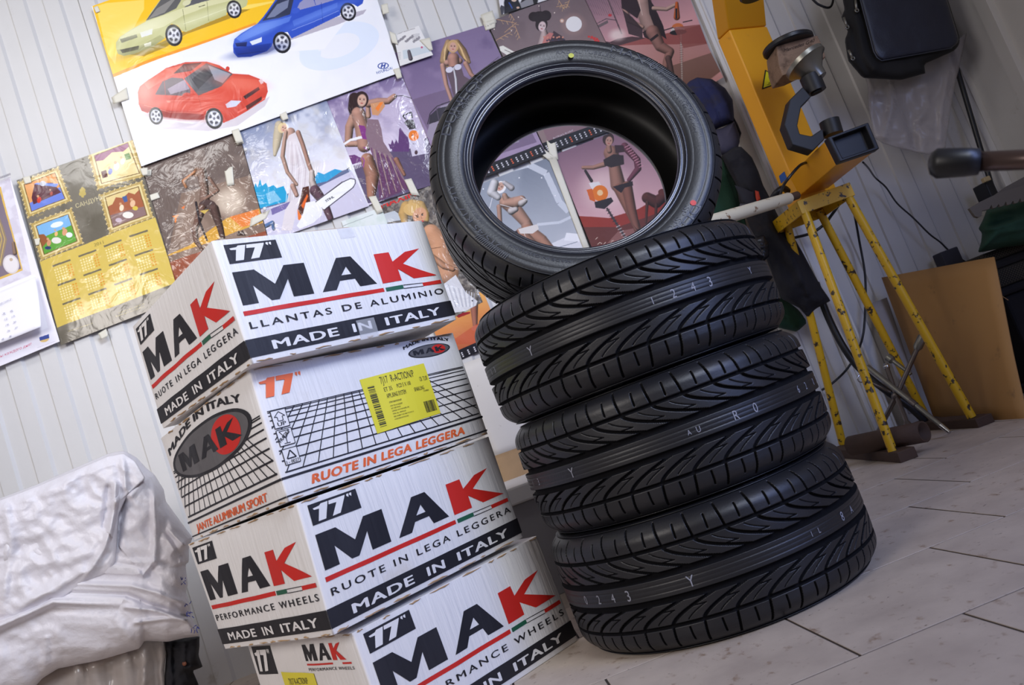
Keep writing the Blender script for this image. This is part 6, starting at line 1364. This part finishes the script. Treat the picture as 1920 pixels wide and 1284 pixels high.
for k, (h, M_, nm) in enumerate(((.036, m_weave, 'woven_band'), (.030, m_dark, 'smooth_band'), (.062, m_weave, 'woven_band'), (.030, m_dark, 'smooth_band'))):
    MB().box(x0+.0, XR-.06, 2.66, 2.88, zA-h, zA-.001).build(nm, M_, stl, bevel=.012); zA -= h
MB().box(x0+.03, XR-.08, 2.68, 2.86, .03, zA-.001).build('base', m_dark, stl, bevel=.01)
MB().box(x0, XR-.06, 2.66, 2.88, 0, .029).build('foot', m_dark, stl, bevel=.005)
db = root('dark_box', at(1775, 480, Y=2.93), 'small dark grey-blue box showing above the hardboard sheet', 'box')
c_ = at(1763, 473, Y=2.90); d_ = at(1808, 490, Y=2.90)
MB().box(c_.x, d_.x, 2.90, 2.96, c_.z-.5, c_.z).build('shell', mat('dark_bluegrey', (52, 52, 66), rough=.7), db, bevel=.004)

# ================================================================== PLASTIC-COVERED CHAIR, bottom left
ch = root('chair', (-1.25, 2.45, 0), 'tan chair hidden under white plastic sheeting in the bottom left corner', 'chair')
m_tan = mat('tan_upholstery', (150, 122, 92), rough=.8, var=.1)
MB().box(-1.85, -1.34, 2.66, 2.72, .34, .66).build('backrest', m_tan, ch, bevel=.02)
MB().box(-1.85, -1.34, 2.57, 2.90, .24, .31).build('seat', m_tan, ch, bevel=.02)
for x_ in (-1.80, -1.40):
    for y_ in (2.60, 2.86): MB().tube([(x_, y_, 0), (x_, y_, .25)], .016, 12).build('leg', m_blk, ch, smooth=True)
zc_ = Zf(0, 820, 2.767)
m_sheet = mat('white_plastic_sheet', (214, 212, 222), rough=.42, var=.05, vscale=5, bump=3.5, bscale=20, bdetail=7, spec=.5, col2=(180, 160, 146), c2lo=.60, c2hi=.9, c2scale=4)
ps = root('plastic_sheet', at(180, 1000, Y=2.3), 'crumpled white plastic sheeting draped over the chair, bottom left', 'sheet')
Yf_ = lambda x, y: 2.42
body = zc_(-500, 560, -200, 400, 0, 315, 200, 240, 430, 140, 560, 85, 600, 74, 650, 70, 710, 105, 760, 160, 800, 190, 850, 270, 860, 330, 940, 440, 1000, 520, 980, 570, 980, 645, 962, 660, 975, 760, 965, 800, 990, 878, 995, 940, 1020, 985, 1035, 1030, 960, 1040, 870, 1060, 750, 1055, 725, 1095, 640, 1120, 500, 1160, 300, 1200, 220, 1250, 160, 1320, -100, 1450, -500, 1500)
puff('draped_sheet', body, 2.46, .16, m_sheet, ps, spine=zc_(-300, 900, 150, 700, 560, 500, 720, 700), n=300, rings=84, power=3.2, nz=.018, ns=7, crum=.016,
     ridges=[(zc_(650, 75, 640, 200, 600, 330), .020, 9), (zc_(600, 330, 560, 560, 450, 730, 280, 850, 0, 975, -300, 1080), .038, 7), (zc_(640, 330, 600, 560, 585, 680), -.030, 6), (zc_(760, 210, 680, 300), .014, 5),
             (zc_(600, 640, 720, 650, 800, 645), .016, 4), (zc_(800, 240, 805, 500, 800, 640), .016, 5), (zc_(800, 640, 740, 715, 700, 690), .014, 4), (zc_(640, 760, 800, 800, 980, 870), .020, 5), (zc_(620, 800, 760, 860, 990, 935), -.018, 5), (zc_(650, 880, 820, 900, 960, 950), .014, 4), (zc_(700, 960, 860, 940, 990, 945), .012, 4), (zc_(450, 780, 650, 720), .016, 5), (zc_(240, 1040, 235, 1230), .016, 5),
             (zc_(20, 330, 40, 560, 20, 820), .012, 8), (zc_(80, 340, 95, 560, 60, 760), -.010, 6), (zc_(400, 860, 560, 900, 700, 1080), .008, 8), (zc_(850, 290, 860, 470, 930, 620), -.014, 6), (zc_(870, 480, 960, 560), .012, 4), (zc_(880, 540, 940, 640), .012, 4)])
ov_ = puff('upper_layer', zc_(-480, 575, -200, 410, 0, 325, 200, 250, 430, 152, 560, 97, 640, 82, 700, 120, 755, 212, 660, 300, 615, 400, 606, 560, 600, 640, 575, 700, 450, 742, 300, 850, 100, 945, 0, 974, -480, 1120), 2.305, .018, m_sheet, ps, spine=zc_(-300, 800, 150, 600, 480, 420), n=260, rings=64, power=6, nz=.018, ns=8, backf=.1, crum=.018,
     ridges=[(zc_(600, 240, 590, 420, 540, 580, 440, 735), .022, 5), (zc_(560, 260, 540, 460), -.012, 5), (zc_(30, 340, 60, 560, 20, 820), .012, 7), (zc_(90, 880, 300, 770, 420, 700), .014, 9), (zc_(200, 520, 300, 660, 480, 600), .008, 10), (zc_(640, 120, 650, 260), .012, 5)], label='upper layer of sheeting with a heavy fold')
dots = MB()
for x_, y_ in ((248, 930), (292, 897), (642, 718), (655, 1047), (640, 1052), (130, 1140)):
    p = at(*zc_(x_, y_, 0, 0)[0], Y=2.255); dots.lathe([(0, .0), (.005, .0), (.005, .001), (0, .001)], p, (0, -1, 0), 10)
ink = MB(); r_ = random.Random(2)
for (x_, y_, w_, h_) in ((915, 695, 50, 70), (965, 975, 60, 30), (920, 860, 70, 18), (965, 905, 34, 30)):
    for k in range(9):
        a = (x_+r_.random()*w_, y_+r_.random()*h_); b__ = (a[0]+r_.uniform(-14, 16), a[1]+r_.uniform(-16, 18)); ink.tube([at(*zc_(*a, 0, 0)[0], Y=2.335), at(*zc_(*b__, 0, 0)[0], Y=2.335)], .0011, 5)
small(ink, 'blue_print', mat('blue_bag_ink', (60, 70, 150), rough=.6), ps)
cf = root('clear_film', at(250, 1250, Y=2.4), 'clear film hanging below the hem of the white sheeting', 'film')
puff('film', zc_(-300, 1190, 150, 1200, 500, 1130, 720, 1040, 860, 1040, 865, 1110, 850, 1200, 860, 1300, 850, 1560, 0, 1560, -300, 1560), 2.50, .06, mat('clear_hanging_film', (190, 180, 176), rough=.2, alpha=.55, bump=.8, bscale=12), cf, spine=zc_(0, 1380, 700, 1330), ridges=[(zc_(500, 1150, 520, 1400), .03, 6), (zc_(580, 1130, 560, 1400), -.02, 6), (zc_(640, 1120, 680, 1400), .03, 6), (zc_(750, 1080, 740, 1400), .03, 7), (zc_(800, 1080, 820, 1400), -.02, 6), (zc_(400, 1180, 380, 1400), .03, 7)], nz=.02, ns=14, power=3)
dk = root('dark_jacket', at(330, 1240, Y=2.5), 'dark jacket hanging under the sheeting, left of the cartons', 'jacket')
puff('cloth', zc_(840, 1040, 900, 1045, 1035, 1030, 1035, 1080, 1030, 1130, 1052, 1190, 1000, 1210, 1030, 1280, 1040, 1400, 1020, 1560, 860, 1560, 850, 1300, 862, 1120), 2.52, .07, m_dark, dk, spine=zc_(940, 1120, 940, 1400), ridges=[(zc_(960, 1060, 950, 1180), .02, 5), (zc_(900, 1080, 910, 1280), -.02, 5), (zc_(940, 1200, 1040, 1180), .018, 4)], nz=.03, ns=14, power=2.6)
p = at(*zc_(958, 1172, 0, 0)[0], Y=2.425); MB().lathe([(0, 0), (.006, 0), (.006, .003), (0, .003)], p, (0, -1, 0), 14).build('button', mat('copper_button', (120, 70, 50), rough=.4), dk, smooth=True)
